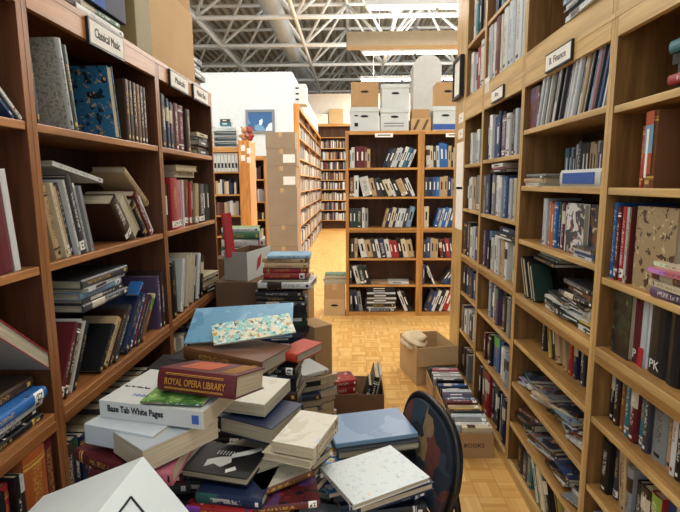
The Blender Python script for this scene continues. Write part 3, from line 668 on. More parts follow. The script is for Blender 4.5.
stack(r2,.73,.1,.985,'w15x2 k16x1 y15x1 s16x5P','of the small pile by the post, rail shelf',G,jit=8,h=15)
row(r2,.03,.82,.738,'_16 | K18x2 _3 <14 y20x1.5 k20x3 s20x3.5 s20x3 s19x2 | r19x3 n18x2.4 k19x3 K19x2 k18x2 u19x4 k18x4 U18x3','on the fifth shelf, bookcase with large sign',G,inset=(.075,.095))
Gm='magazines on the right run'
def mags(fr_,z,xs,specs,place,grp,**k):
    for x,s_ in zip(xs,specs): stack(fr_,x[0],x[1],z,s_,place[0]+' '+place[1] if False else x[2],grp,name='magazine',cat='magazine',hard=False,h=26,jit=9,**k)
Gm='magazines on the right run'
for zz_,nm,sets in ((.505,'sixth',['l22x1.2 w22x.8 a22x1 K22x1 t22x1.4','c22x1 w24x1 K24x1 c22x1.2 s24x.8 e23x1','w22x1.2 L23x1 w24x1 k22x.9 a22x1.4 c23x1 k22x1','k22x1 w24x1 w22x1.4 l23x1.2 m22x1']),(.28,'seventh',['K22x1 w23x1 G22x1 k22x3 u22x2','w24x1 K24x1.6 m24x1.4 e24x1','w22x1 k22x2 b23x1','e22x1 w22x2 n22x1.4'])):
    for q,sp_ in enumerate(sets):
        stack(r2@T((.03+.205*q,0,zz_))@R(-7,'Y'),.10,.125,.0,sp_,f'of {ORD[q]} magazine pile from left, {nm} shelf, large sign bookcase',Gm,name='magazine',cat='magazine',hard=False,h=24,jit=16,shift=.02,art=M['art_photo2'])
row(r2,.1,.8,.06,'k16x4 K14x4 t16x3 <30 w20x1.5 g20 c20 k20 y20 | K18 u18 k17 e18','on the bottom shelf, bookcase with large sign',G)
Z='small sign bookcase'
row(r3,.03,.72,2.53,'_12 n30 k30x3 t28 w29 k30 b29 K29','on the topmost tier above the small sign',G)
row(r3,.03,.73,2.165,'w33x2 l33x4 e33x2 w32x4 m33x6 w33x2 c30x2 k28x1 w33x6 l34x6 l34x3 w34x7 l34x7','pale binder row above the small sign',G,style='plain',inset=(.01,.02))
row(r3,.04,.73,1.69,'n27x2 w27x3 b25x3 b25x4 n27x2 k26x3 v23x5 w23x3 k24x3 l24x2 e26x4','on the top shelf, small sign bookcase',G)
row(r3,.03,.73,1.35,'e24x3 n25x5 K25x5 e24x3 w24x4 k23x1 l23x3 B23x4 w23x2 b23x3 l22x3 v22x3 c22x3 k22x5','on the second shelf, small sign bookcase',G)
stack(r3,.34,.1,1.605,'k26x2 p25x1 w26x2','lying on the second shelf row, small sign bookcase',G)
row(r3,.03,.73,1.01,'_3 v23x3 a23x2 b20x3 k18x2 w20x3 G20x3 w22x3 l22x4 w21x2 s22x4 k20x2 w21x3 k20x4 c20x3 K20x4','on the rail shelf, small sign bookcase',G)
stack(r3,.52,.1,1.235,'w25x1 k25x2 n25x3','lying above the rail shelf row, small sign bookcase',G)
row(r3,.03,.73,.705,'_10 w22x3 l21x2 b22x5 w22x3 v22x4 K22x4 k20x4 w21x3 e21x3 k20x4','on the fourth shelf, small sign bookcase',G)
row(r3,.03,.73,.405,'_12 m18x2 k16x4 k20x3 B21x7 b21x3 w19x3 l19x5 a20x4 r20x4','on the fifth shelf, small sign bookcase',G)
row(r3,.03,.73,.062,'_3 k26x4 u27x5 r28x7 k27x4 K27x5 k26x3 w24x2 n26x4 n26x4 b26x4 k25x3','on the bottom shelf, small sign bookcase',G)
for z,sp_,nm in [(2.53,'k25 n26 w27 t26 k26 e26','topmost tier'),(2.165,'w30x4 l28x5 k14x4 r28x4 w30x4','tier above the signs'),(1.68,'c22x4 w22x3 l22x4 w22x5 l22x4 k20x4','top shelf'),(1.357,'k22x4 w22x4 w23x3 s22x3 e24x5 e24x5','second shelf'),(1.01,'k25x5 k25x5 w22x3 l23x4 v22x4 w22','rail shelf'),(.717,'k20x4 n20x5 n20x5 b19x4 e19','fourth shelf'),(.415,'v20x4 w18x4 w20x4 K18x4 l20','fifth shelf'),(.062,'k20 K22 u22 k22 e21','bottom shelf')]:
    row(r4,.03,.49,z,sp_,f'on the {nm}, narrow far right bookcase',G,detail=False)
# ---------------------------------------------------------------- cross bookcase
f1,f2=FF(-.069),FF(.782)
Gf='books on the cross bookcase'
kw=dict(detail=False,inset=(.02,.04))
row(f1,.05,.8,1.717,'w20x1.5 w23x3 _1 m24x4 m24x5 u23x2 s21x3 _13 >22 n22x3 K22x4 w23x2 l23x3 n22x2 w24x3 t23x3 b22x2 w21x2','on the top shelf, cross bookcase',Gf,**kw)
row(f1,.045,.8,1.392,'u22x3 w24x3 | <14 w22x6 s21x3 K21x4 <24 k21x3 c20x3 w21x2 k20x3 s20x4 K20x2 w22x2 ','on the second shelf, cross bookcase',Gf,**kw)
row(f1,.04,.8,1.039,'K22x3 G22x3 G22x5 w23x2 e22x3 _16 >14 s22x2 n22x3 c23x3 n22x2 w22x3 l22x3 K22x3 a24x4','on the third shelf, cross bookcase',Gf,**kw)
row(f1,.05,.8,.685,'K22x3 s23x2 <12 w22x4 s21x4 K22x3 w22x2 n22x4 w22x3 r21x2 r20x3 k22x3 c22x3 s21x4','on the fourth shelf, cross bookcase',Gf,**kw)
stack(f1,.73,.13,.685,'e14x2 s14x3 e14x2','of low pile on the fourth shelf, cross bookcase',Gf,h=14,detail=False)
row(f1,.04,.3,.372,'K22x2 <15 w22x3 G22x4 k22x3','on the fifth shelf, cross bookcase',Gf,**kw)
stack(f1,.36,.15,.372,'s30x2','and wide, on the fifth shelf, cross bookcase',None,h=30,detail=False); stack(f1,.62,.13,.372,'w25x3','bundle on the fifth shelf, cross bookcase',None,h=24,detail=False)
row(f1,.04,.2,.048,'K25x3 <8 n25x3 e24x3','on the bottom shelf, cross bookcase',Gf,**kw)
stack(f1,.41,.13,.048,'n34x4 w34x2 k35x4 w33x2 K35x3 w34x2 k34x4 l33x2 k33x3 k33x3','of wide dark pile, cross bookcase bottom',Gf,detail=False,jit=2)
row(f1,.6,.78,.048,'<22 w25x2 k24x2','beside the wide pile, bottom of cross bookcase',Gf,**kw)
row(f2,.05,.5,1.717,'<3 w24x4 c24x3 K23x3 l24x3 B27x5 B26x3 | s24x3 k22x2 c22x3 w22x4 K21x2 m22','on the top shelf, right part of cross bookcase',Gf,**kw)
row(f2,.045,.5,1.392,'K22x3 n22x4 b22x3 B22x3 s22x4 s23x3 n22x3 e20x4 K21x3 m21x3 b22','on the second shelf, right part of cross bookcase',Gf,**kw)
row(f2,.045,.55,1.039,'c24x4 _5 >14 b22x4 l22x2 B23x3 w22x2 b22x4 L22x3 l24x3 w22x3','on the third shelf, right part of cross bookcase',Gf,**kw)
row(f2,.045,.5,.685,'K21x3 b23x4 s23x4 s22x3 <8 m22x3 k21x3 r22x4 n22x3 v22x3 w21x2 k21','on the fourth shelf, right part of cross bookcase',Gf,**kw)
row(f2,.045,.5,.372,'b24x2 <22 k23x2 w23x2 | _4 >35 K22x3 b22x4 n22x3 b20x3','on the fifth shelf, right part of cross bookcase',Gf,**kw)
row(f2,.045,.55,.048,'>20 n25x4 b24x2 w26x2 k25x3 w26x2 r26x4 w26x2 r26x3 K22x3','on the bottom shelf, right part of cross bookcase',Gf,**kw)
# ---------------------------------------------------------------- left run
l1,l2,l3=FL(.44),FL(1.323),FL(2.213)
GL='books on the left run'
CM='the Classical Music bookcase'
bs=row(l2,.025,.87,1.716,'<5 k26x1.2 _13 <8 e26x3.2 G25x3 _24 t25x4.0P | _5 U23x3.3 U23x3.3 U23x3.3 u23x3.3 U23x3.3 U23x3','on the top shelf of '+CM,GL,style='plain',fill=False,inset=(.01,.015))
bs[1].data.materials.append(M['art_mottle']); bs[3].data.materials.append(M['art_damask'])
def face_art(o,mat,side):
    i=len(o.data.materials)-1; 
    for p in o.data.polygons:
        n=p.normal
        if (n.x>.9 if side>0 else n.x<-.9) and p.area>.01: p.material_index=i
face_art(bs[1],M['art_mottle'],-1); face_art(bs[3],M['art_damask'],1)
for o,lb in ((bs[1],'grey mottled tall book leaning left, top shelf of the Classical Music bookcase'),(bs[3],'large blue book with ornate gold and black damask cover, Classical Music bookcase')): o['label']=lb
row(l2,.025,.5,1.33,'_2 <14 s22x3 c23x1.4 s22x1.2 t23x1.8 n23x1.4 w24x1 K25x3 k24x2 w23x1 e22x1.6','on the second shelf of '+CM,GL,fill=False,inset=(.01,.03))
row(l2,.44,.87,1.33,'<38 U19x3 c20x3P k18x2 m22x2 w20x1.5','slumped on second shelf of '+CM,GL,inset=(.01,.03))
book(l2@T((.45,.05,1.555))@R(10,'Y')@R(-90,'Y'),.015,.3,.2,'w','white folder lying across the leaning books, second shelf of Classical Music',None,'plain',None)
book(l2@T((.80,.04,1.455))@R(34,'Y')@R(-90,'Y'),.028,.25,.13,'s','pale pinkish book sliding off the slumped pile, second shelf',None,'plain',None)
row(l2,.03,.25,.905,'>30 m24x2 U23x2 w23x3P k22x2','on rail shelf, left end, Classical Music bookcase',GL,fill=False,inset=(.01,.03))
stack(l2,.36,.12,1.135,'K30x2.6 K27x1.5 a28x2.4 w30x1.2 K31x3','lying atop rail shelf row, Classical Music',GL,jit=5)
row(l2,.24,.78,.905,'>43 k18x2 s19x3 U22x1.4 K23x2 k22x2 n24x4 b25x2 k22x1 m24x1.6 K23x1.4 G22x1 u20x2 c22x1.2','on rail shelf, middle, Classical Music bookcase',GL,inset=(.01,.03))
row(l2,.785,.868,.905,'v24x3 U25x2.4 n25x2','on rail shelf, right end, Classical Music bookcase',GL,inset=(.01,.02))
book(l2@T((.62,.0,1.15))@R(-35,'Y')@R(-90,'Y'),.012,.07,.05,'B','small bright blue rosette ribbon lying on the leaning books',None,'plain',None,name='ribbon',cat='ribbon')
row(l2,.025,.86,.56,'U20x3 n20x2 n19x2 c19x2 s20x3 K22x3 k22x4 m22x3 k22x3 u22x3 K21x4 k21','below the rail, Classical Music bookcase',GL,inset=(.01,.03))
LL='the last left bookcase'
row(l3,.03,.6,1.716,'c24x1.5 k24x2 K24x1.5 n23x2 n22x2 k22x3 m23x3 m23x4 U22x3','on the top shelf of '+LL,GL,inset=(.01,.03))
stack(l3,.7,.1,1.716,'k22x3 u22x2 K24x3 e20x2 c21x2','of far end pile, top shelf, last left bookcase',GL,h=20)
row(l3,.03,.82,1.33,'K25x2 U22x3 r25x5 k20x1 p24x4 w24x1 >6 p24x2 u24x3 r23x2 U24x2 s22x3 | k22x6 k22x6 G22x4','on the second shelf of '+LL,GL,inset=(.01,.03),style='lib')
stack(l3,.4,.12,1.585,'c26x3P s26x3P','lying on top of the second shelf row, last left bookcase',GL,h=26,jit=6)
row(l3,.03,.6,.905,'w28x1.4 k26x3 K27x3 >16 w27x2 K26x2 c28x3P c27x4P k26x2 r22x1.4 w26x2 k24x3','on the rail shelf of '+LL,GL,inset=(.01,.03))
stack(l3,.68,.07,.905,'k22x3 u22x2 s24x2P w20x2 c22x2P','of the untidy pile, rail shelf of last left bookcase',GL,jit=18,h=20)
row(l3,.03,.8,.56,'s24x2 c24x2 k22x3 w22x2 K22x3 n24x3 k22x4 l22x2 k22x3 m22x3','below rail, last left bookcase',GL)
row(l1,.66,.86,1.716,'<48 b22x3 K22x2 w23x3','on the top shelf at the left frame edge',GL,inset=(.0,.02))
row(l1,.55,.86,1.33,'e26x3 w27x1 _2 k22x2 <5 m27x4 w26x1.2 _1','on the second shelf at the left frame edge',GL,style='none',inset=(.0,.02))
flatz=stack(l1,.68,.12,.905,'k30x2 k29x2 w29x2 B31x3.2 U28x3','in rail shelf pile at left frame edge',GL,jit=3)
book(l1@T((.865,.0,1.03))@R(40,'Y')@R(-90,'Y')@T((.04,.2,0))@R(180,'Z'),.04,.29,.2,'r','red-bound book with pages out, sliding above the pile at the left frame edge',None,'plain',M['greycard'])
row(l1,.4,.86,.56,'c20 k24x3 K25x3 k25x5 r25x2 k26x1 w25x1 o29x5 m28x3','on the shelf below the rail at the left frame edge',GL,inset=(.0,.02))
# on top of the left run
stack(l2,.17,.13,2.091,'K28x1 U30x2 n30x2','of case top pile left of blue binder',GL)
o=book(l2@T((.33,.02,2.155))@R(90,'Y')@T((-.1,0,0)),.1,.27,.25,'n','large navy and bright blue binder on the left bookcase top',None,'plain',None) if False else carton(l2@T((.35,.0,2.145)),.27,.24,.22,plain('navy_card','17233f'),'big navy and blue binder box above the Classical Music sign',tape=False,name='binder_box')
b=MB(); b.box(.0,.11,-.002,0,.0,.22,M['blueink']); b.build('blue_band',o); b=MB(); b.box(.15,.23,-.002,0,.09,.12,M['paper']); b.build('paper_label',o)
stack(l2,.44,.12,2.091,'w32x2.6 g31x2.4','under the navy binder box on the left bookcase top',GL,jit=2)
carton(l2@T((.705,.0,2.091)),.155,.29,.5,plain('olive_card','8a7c55'),'tall dull olive carton on the left bookcase top beside the blue binder',tape=False)
c1=carton(l2@T((.868,.01,2.091)),.6,.28,.36,M['kraft2'],'long tan carton on the left bookcase top under another carton',tape=False)
carton(l2@T((.862,.02,2.452)),.61,.28,.3,M['kraft'],'upper brown carton stacked on the long tan carton',tape=False)
stack(l3,.75,.15,2.091,'c26x4 w27x3 k27x3 l26x3 k27x3 K26x3','of far end pile on left bookcase top',GL,jit=3)
# ---------------------------------------------------------------- the pile in the left half of the aisle
def table(x0,x1,y0,y1,z,label):
    o=empty('folding_table',T((x0,y0,0)),label,'table'); w,d=x1-x0,y1-y0
    b=MB(); b.box(0,w,0,d,z-.03,z,plain('table_top_brown','5a4030')); b.build('table_top',o,bevel=.004)
    for a,c in ((.04,.05),(w-.04,.05),(.04,d-.05),(w-.04,d-.05)):
        b=MB(); b.tube((a,c,0),(a,c,z-.03),.014,M['blackmetal'],8); b.build('leg',o,True)
    return o
table(-.83,-.22,.62,2.02,.62,'low brown table buried under books before the left bookcases')
def A3(a,za,b_,zb_,c,zc): return at(*a,z=za),at(*b_,z=zb_),at(*c,z=zc)
def hero(pa,pb,pc,z,t,code,label,**k):
    if not isinstance(z,tuple): z=(z,z,z)
    A,B,D=at(*pa,z=z[0]),at(*pb,z=z[1]),at(*pc,z=z[2])
    r=flat(A,B,D,t,code,label,**k)
    print('HERO',label[:30],'w %.3f d %.3f z %.2f y %.2f x %.2f'%(r[1][4],r[1][5],z[0],A.y,A.x))
    return r
GP='loose books on the pile'
# white pages and the red book
wp,_=hero((99,400),(203,412),(216,398),1.02,.045,'w','thick white telephone directory reading White Pages, red book lying on it',depth=.21,hard=False,style='none',name='telephone_directory',cat='directory')
for ch in list(wp.children): pass
text('Base Tab White Pages',.024,M['ink'],wp,T((.026,-.0008,.185))@TXS,'spine_lettering',sx=.72,bold=True)
b=MB(); b.box(.012,.034,-.0012,-.0002,.012,.03,M['blueink']); b.build('blue_mark',wp)
text('Base Tab White Pages',.012,M['ink'],wp,T((.0455,.09,.24))@TXC,'cover_lettering',sx=.7); text('HHH',.02,M['blueink'],wp,T((.0455,.045,.20))@TXC,'cover_lettering')
gb,_=hero((140,401),(202,404),(196,384),1.031,.006,'g','green leaf-patterned booklet between the directory and the red book',art=M['art_green'],depth=.14,hard=False,name='booklet',cat='booklet')
rb,_=hero((160,367),(237,376),(252,366),(1.095,1.095,1.058),.056,'m','thick dark red book with gilt lettering on the white directory',art=None,style='none')
text('ROYAL OPERA LIBRARY',.024,M['gold'],rb,T((.026,-.0105,.108))@TXS,'spine_lettering',sx=.66)
b=MB()
for x_ in (.009,.012,.043,.046): b.box(x_,x_+.0012,-.0108,-.0096 if .011<x_<.045 else -.007,.03,.19,M['gold'])
b.build('gilt_rule',rb)
b=MB()
for q in range(5): b.box(.0562,.0570,.02,.15,.02+q*.008,.023+q*.008,M['gold'])
b.box(.0562,.0570,.03,.14,.09,.18,M['orange_foil']); b.build('gilt_cover_panel',rb)
# under the directory
hero((112,431),(146,453),(192,438),.968,.055,'l','grey-white thick soft book with brown page edges below the directory',side='L',hard=False,depth=.2,width=.14,art=None,style='none')
hero((84,424),(150,436),(178,428),.974,.05,'l','grey bound volume pushed under the directory',depth=.2,width=.2,hard=False,style='none')
hero((76,448),(134,470),(168,452),.905,.035,'m','dark red flat book below the grey volumes near the left post',depth=.2,art=None)
hero((130,470),(172,470),(190,455),.90,.04,'p','pinkish brown book wedged between dark books and grey volume',depth=.16)
# white-blue pair and their neighbours
hero((222,399),(266,405),(312,389),.93,.037,'w','white paperback with pale blue cover design, topmost of the middle pile',side='B',art=M['art_pale'],hard=False,width=.135,depth=.19)
hero((219,416),(272,429),(297,412),.885,.05,'n','navy covered thick book under the white paperback',side='B',depth=.17,style='plain')
hero((272,441),(294,445),(317,417),.875,.03,'c','cream book with open boards right of the navy book',side='R',depth=.19,width=.12,art=M['art_pale'],hard=False)
hero((262,452),(296,459),(330,432),.84,.02,'c','second cream book beneath the open-board cream book',side='R',depth=.2,width=.14)
bb,_=hero((180,469),(247,479),(273,453),.80,.022,'k','black art book with white reclining figure on its cover',depth=.145,style='plain',side='B')
# white figure on cover (local: t up)
ab=MB()
def figure(pts,dx,dz,s): ab.poly([(.0224,dx+p[0]*s,dz+p[1]*s) for p in pts],[tuple(range(len(pts)))],M['whiteink'])
sW=.001
for pts in ([(0,0),(8,-12),(3,-28),(14,-40),(26,-34),(22,-14),(14,4)],[(22,-34),(34,-60),(46,-78),(52,-72),(44,-56),(30,-30)],[(-6,-44),(2,-58),(8,-52),(0,-40)]):
    ab.poly([(.0226,.12-p[0]*.0024,.055-p[1]*.0016) for p in pts],[tuple(range(len(pts)))],M['whiteink'])
for q in range(7): ab.box(.0222,.0228,.035,.055,.06+q*.009,.0625+q*.009,M['whiteink'])
o=ab.build('cover_figure',bb)
# layers beneath: supports and edges seen at the foot of the pile
hero((247,470),(300,452),(318,440),.79,.02,'c','pale cream open-faced book under the black art book',depth=.16,width=.2,side='R')
hero((262,490),(312,470),(322,448),.765,.02,'u','brown and yellow edged book low in the pile',depth=.16,art=M['art_pale'],side='F')
hero((196,492),(262,499),(285,478),.765,.03,'n','dark blue book directly beneath the black art book',depth=.17)
hero((186,505),(252,512),(285,490),.735,.025,'r','red and green edged book near the bottom centre of the pile',depth=.2,art=M['art_photo'])
hero((250,508),(320,500),(330,478),.735,.02,'m','thin maroon book near the bottom centre of the pile',depth=.2,art=M['art_photo'])
# supports mostly hidden, still real cartons
def prop(x0,x1,y0,y1,z0,z1,label,m='kraft_d'): return carton(T((x0,y0,z0)),x1-x0,y1-y0,z1-z0,M[m],label,tape=False)
stack(T((-.58,1.30,0)),0,0,.621,'U24x4 k26x4 K26x4 m26x4 k26x4 U24x4','of the stack under directory and grey volumes',GP,jit=10)
stack(T((-.40,1.30,0)),0,0,.621,'k24x4 U22x4 K22x4 k20x2.4','of the stack under the black art book',GP,jit=6)
stack(T((-.20,1.44,0)),0,0,.621,'K22x3 s20x3 U20x3 w20x3.4 K20x4 u20x4','of the middle pile under the navy book',GP,yaw=-20,jit=14)
# open atlas
zA=(.93,.95,1.03)
A,B,D=at(184,343,z=.93),at(292,336,z=.96),at(284,303,z=1.10)
at_,fr6=hero((184,343),(292,336),(284,303),zA,.006,'L','large open blue atlas sheet tilted across the pile',art=M['art_blue'],hard=False,style='plain',name='atlas',cat='atlas')
hero((214,345),(296,332),(282,314),(.945,.965,1.01),.005,'c','colourful yellow and teal map magazine on the blue atlas',art=M['art_map'],hard=False,name='magazine',cat='magazine')
hero((184,347),(262,362),(270,346),.915,.05,'u','thick brown book supporting the blue atlas',depth=.2,art=None)
hero((170,358),(268,371),(282,352),.86,.025,'K','dark grey-green flat book beneath the thick brown book',depth=.22)
hero((150,366),(196,372),(240,352),.83,.03,'k','black soft book behind the red book',depth=.22)
stack(T((-.5,1.72,0)),0,0,.621,'k27x4 U27x4 K28x4 m27x4 u26x2','of the stack under the atlas',GP,yaw=-8)
stack(T((-.66,1.85,0)),0,0,.621,'k24x4 s23x4 u24x4 c26x2 K25x3 y24x2 c23x2 k22x2','of the stack behind the atlas by the left shelves',GP,yaw=12,jit=16)
stack(T((-.33,1.90,0)),0,0,.621,'k24x4 e22x4 U24x4 k24x4 K22x3 k22x3','of the black stack right of the atlas',GP,jit=10)
o,_=hero((277,350),(299,355),(301,331),.90,.035,'b8432f','orange-red book lying under the right end of the atlas',art=None,style='none',width=.10,depth=.17)
# tall stack behind
table(-.83,-.26,2.52,3.05,.62,'second low brown table under the farther book stacks')
stack(T((-.40,2.78,0)),0,0,.621,'k26x3 n24x3 K27x3 k27x3 G26x3 w24x2 k29x3.4 k28x3 K28x3 k27x3 K27x3 k28x3','of the tall stack behind the atlas',GP,yaw=4,jit=8,top='uppermost dark one')
stack(T((-.36,2.74,0)),0,0,.977,'w30x3.6 K26x1.2P r24x3.2 r25x3 s24x2.6 s24x2.4 L24x1.8','of the upper part, tall stack topped by a pale blue book',GP,yaw=-2,jit=4,art=M['art_blue'])
stack(T((-.29,2.33,0)),0,0,.0,'k24x4 u24x4 K24x3 c24x4P m24x4 k25x4P s24x4 K24x4P e24x4 w24x3P k24x4P c23x3 k24x4P n24x3 G24x3P k25x3 n26x3P w26x2','of the floor stack right of the tall stack',GP,yaw=28,jit=12,shift=.02)
stack(T((-.50,2.24,0)),0,0,.0,'U24x4 c24x4 k24x4 K24x4 s24x4 k24x4 w22x3 k24x4 e24x3 U24x3 w23x3 k23x3 c23x2 K23x3','of the floor stack nearer the open carton',GP,yaw=-62,jit=14,shift=.02)
stack(T((-.24,2.74,0)),0,0,0,'k24x4P U24x4P c24x4P K24x4P w24x4P k24x4P s24x4P K24x4P e24x4P k24x4P c24x4P','of floor stack carrying the narrow brown carton',GP,yaw=35,jit=14)
carton(T((-.21,2.66,.446))@R(38,'Z'),.12,.18,.30,M['kraft'],'narrow brown carton standing on books behind the stacks',tape=False)
# carton with red folder
oc_=carton(T((-.76,2.86,.98))@R(-14,'Z'),.15,.34,.17,M['greycard'],'small open grey carton with white side and red mark, by left shelves',open_=True,inner=M['kraft_d'])
b=MB(); b.box(.15,.152,.0,.34,.0,.17,M['whitecard']); b.build('white_side',oc_); b=MB(); b.prism([(0,.0),(.06,.03),(.08,.1),(.02,.07)],0,.001,M['redink']); q=b.build('red_mark',oc_); q.matrix_local=T((.1525,.12,.04))@R(90,'Z')
prop(-.80,-.56,2.8,3.04,.621,.979,'brown carton holding up the small open grey carton')
book(T((-.74,2.84,1.12))@R(20,'Z')@R(-4,'Y'),.055,.26,.02,'b52c30','red upright folder at the end of the left shelves',None,'none',None,name='folder',cat='folder')
b=MB(); 
# green and white books on the pile beyond, carton flaps
prop(-.95,-.62,3.3,3.75,0,1.04,'brown carton behind the small open grey carton')
stack(T((-.79,3.5,1.041)),0,0,0,'w26x4 g26x3 w30x5 g26x5 w26x3 ','of the green and white stack beyond the left shelves',GP,art=M['art_green'],jit=10,h=26)
prop(-.58,-.30,3.3,3.8,0,.86,'open topped brown carton behind the tall stack','kraft')
# open carton of books on the floor mid aisle
a=at(316,393,z=.27); c=at(384,391,z=.27)
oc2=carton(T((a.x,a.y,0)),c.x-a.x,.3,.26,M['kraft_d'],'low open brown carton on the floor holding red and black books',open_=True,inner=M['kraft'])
X,Y=a.x,a.y
stack(T((X+.13,Y+.15,0)),0,0,.02,'k22x4 U22x4 K22x4 K22x4 u22x4 r22x5 r21x4','of the red topped pile inside the low brown carton',GP,yaw=18,jit=6,art=M['art_photo'])
row(T((X,Y,0)),.26,.41,.02,'>14 k28x3 k34x5 w35x1.5','standing in the low brown carton',GP,inset=(.04,.08))
stack(T((X-.16,Y+.05,0)),0,0,0,'k24x4 K24x4 c24x3 k24x4 w24x4 s24x3 m22x3 w24x2','of the floor pile left of the low brown carton',GP,yaw=30,jit=16,shift=.03)
# cartons along the right base
def tray(y0,y1,x0,x1,h,spec,label,place,txt=None):
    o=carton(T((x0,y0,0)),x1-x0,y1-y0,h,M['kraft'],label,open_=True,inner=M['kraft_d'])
    if txt: text(txt,.035,M['ink'],o,T(((x1-x0)/2,-.001,h*.5))@R(90,'X'),'carton_lettering')
    # spines up, stepping away from the camera
    F=Matrix(((0,0,-1,x1-.012),(-1,0,0,y1-.01),(0,1,0,0),(0,0,0,1)))
    y=y0+.01; k=0; toks=spec.split()
    L_=(y1-y0-.02)/len(toks)
    for tk in toks:
        m=TOK.match(tk); hh=min(x1-x0-.02,(float(m.group(2))/100 if m.group(2) else .2)*random.uniform(.93,1)); d=.17*random.uniform(.92,1.05)
        t=L_*.94; c=m.group(1)
        mm=mxa(Vector((0,1,0)),Vector((0,0,-1)),Vector((-1,0,0)),Vector((x1-.01,y,d+.01)))
        book(mm,t,hh,d,c,f'{PAL[c][1]} book spine up, {ORD[k]} from the near end, {place}','books standing spine up in the floor cartons',None,None,True,False); y+=L_; k+=1
tray(2.60,3.24,.58,.80,.15,'c18 w20 e20 l21 k20 y20 s20 m20 b20 n21 v20 l20 k20 b21','nearer brown carton of upright books at the right base','nearer floor carton','BOOKS')
tray(3.25,3.56,.56,.79,.15,'k20 s20 w20 w20 n20 w20 p20 k20 t21','farther brown carton of upright books at the right base','farther floor carton')
o=carton(T((.495,3.60,0))@R(13,'Z'),.325,.40,.30,M['kraft2'],'open tan carton with crumpled bag beyond the cartons of upright books',open_=True,flaps=False,inner=M['kraft2'])
b=MB(); b.box(0,.325,0,.005,0,.14,M['kraft2']); q=b.build('carton_flap',o); q.matrix_local=T((0,-.001,.27))@R(12,'X')@R(180,'X') if False else T((0,-.004,.30))@R(168,'X')
bm=bmesh.new(); bmesh.ops.create_icosphere(bm,subdivisions=4,radius=.1)
for v in bm.verts:
    n_=(math.sin(v.co.x*70+1)*math.cos(v.co.y*55)+math.sin(v.co.z*80+v.co.x*40))*.09; v.co*=1+n_; v.co.z*=.65; v.co.y*=1.6
me=bpy.data.meshes.new('paper_bag'); bm.to_mesh(me); bm.free(); me.materials.append(plain('bag_paper','cdbb9a',.8)); q=link('paper_bag',me); q.location=(.50,3.83,.29); tag(q,'crumpled pale paper bag on the open tan carton','bag')
# foreground white carton
ap=at(143.5,456,z=1.0); r2_=at(98.6,512,z=.985)
ex=(r2_-ap).normalized(); e_r=(at(190,512,z=.90)-ap).normalized(); e_l=(at(40,497,z=.86)-ap).normalized()
o=empty('cardboard_box',T(ap),'big white carton tipped on its edge in the lower left corner','box')
b=MB(); P0=Vector((0,0,0)); La,Lr,Ll=.40,.22,.30
c8=[P0,ex*La,ex*La+e_r*Lr,e_r*Lr]; c8=c8+[v+e_l*Ll for v in c8]
b.poly(c8,[(0,1,2,3),(4,5,6,7),(0,1,5,4),(1,2,6,5),(2,3,7,6),(3,0,4,7)],M['whitecard']); b.build('carton_body',o,bevel=.002)
nn=-e_l; b=MB(); nn=ex.cross(e_r).normalized(); nn=nn if nn.z>0 else -nn; pts=[ex*(.085+kx*.06)+e_r*(.03+ky*.06)+nn*.001 for kx,ky in ((0,0),(1,0),(1,1),(0,1))]
for p_,q_ in zip(pts,pts[1:]+pts[:1]): b.tube(p_,q_,.0022,M['ink'],6)
b.build('printed_symbol',o)
prop(-.80,-.36,.62,.84,.621,.66,'flattened carton under the tipped white carton')
# ---------------------------------------------------------------- chair
cp=Vector((.296,1.40,0)); dirv=Vector((-.26,.966,0))      # along the back, near to far
nrm=Vector((-.966,-.26,0))
ch=empty('padded_chair',mxa(dirv,-nrm,Vector((0,0,1)),cp),'black stacking chair with patterned back pad, books piled on its seat','chair')
def uph():
    s=N('chair_fabric',.8,.2); v=s.coord(); nd=s.n('TexVoronoi'); s.l(s.map(v,(9,9,9)),nd.inputs['Vector']); nd.inputs['Scale'].default_value=1.3; nd.distance='CHEBYCHEV'
    bw=s.xyz(nd.outputs['Color'])[0]
    c=s.ramp(bw,[(0,lin('2c3440')),(.28,lin('3d4f5c')),(.45,lin('5a4450')),(.62,lin('a58a64')),(.74,lin('7c4a40')),(.88,lin('343c4c'))],'CONSTANT')
    f=s.noise(v,30,3); s.col(s.mix(s.math('MULTIPLY',f,.5),c,lin('20242c'))); return s.m
M['uph']=uph()
W_=.44
prof=[]
n_=40
for k in range(n_+1):
    a=PI*k/n_; prof.append((W_/2-W_/2*math.cos(a)*abs(math.cos(a))**(-.25 if abs(math.cos(a))>1e-6 else 0), .66+.21*math.sin(a)**.8))
prof=[(W_/2-W_/2*math.copysign(abs(math.cos(PI*k/n_))**.75,math.cos(PI*k/n_)), .60+.19*(math.sin(PI*k/n_)**.75 if 0<k<n_ else 0)) for k in range(n_+1)]
prof=[(.035,.45)]+prof+[(W_-.035,.45)]
tilt=T((0,0,.45))@R(-9,'X')@T((0,0,-.45))
b=MB(); b.mx=tilt; b.prism(prof[::-1],0,.018,M['black']); b.build('back_shell',ch,bevel=.006)
inn=[(W_/2+(x-W_/2)*.9,.63+(z-.63)*.9) for x,z in prof]
b=MB(); b.mx=tilt; b.prism(inn[::-1],-.018,0,M['uph']); b.build('back_pad',ch,bevel=.008)
b=MB(); b.mx=tilt; b.sweep([(x,.0,z) for x,z in prof],.011,M['black'],8); b.build('back_piping',ch,True)
b=MB(); b.box(.0,W_,-.45,.0,.40,.455,M['black']); b.build('seat',ch,bevel=.02)
b=MB(); b.mx=Matrix.Identity(4); b.sweep([(.02,-.01,.42),(.02,.05,.5),(.02,.03,.6)],.012,M['blackmetal']); b.build('back_bracket',ch,True); b=MB(); b.sweep([(W_-.02,-.01,.42),(W_-.02,.05,.5),(W_-.02,.03,.6)],.012,M['blackmetal']); b.build('back_bracket',ch,True)
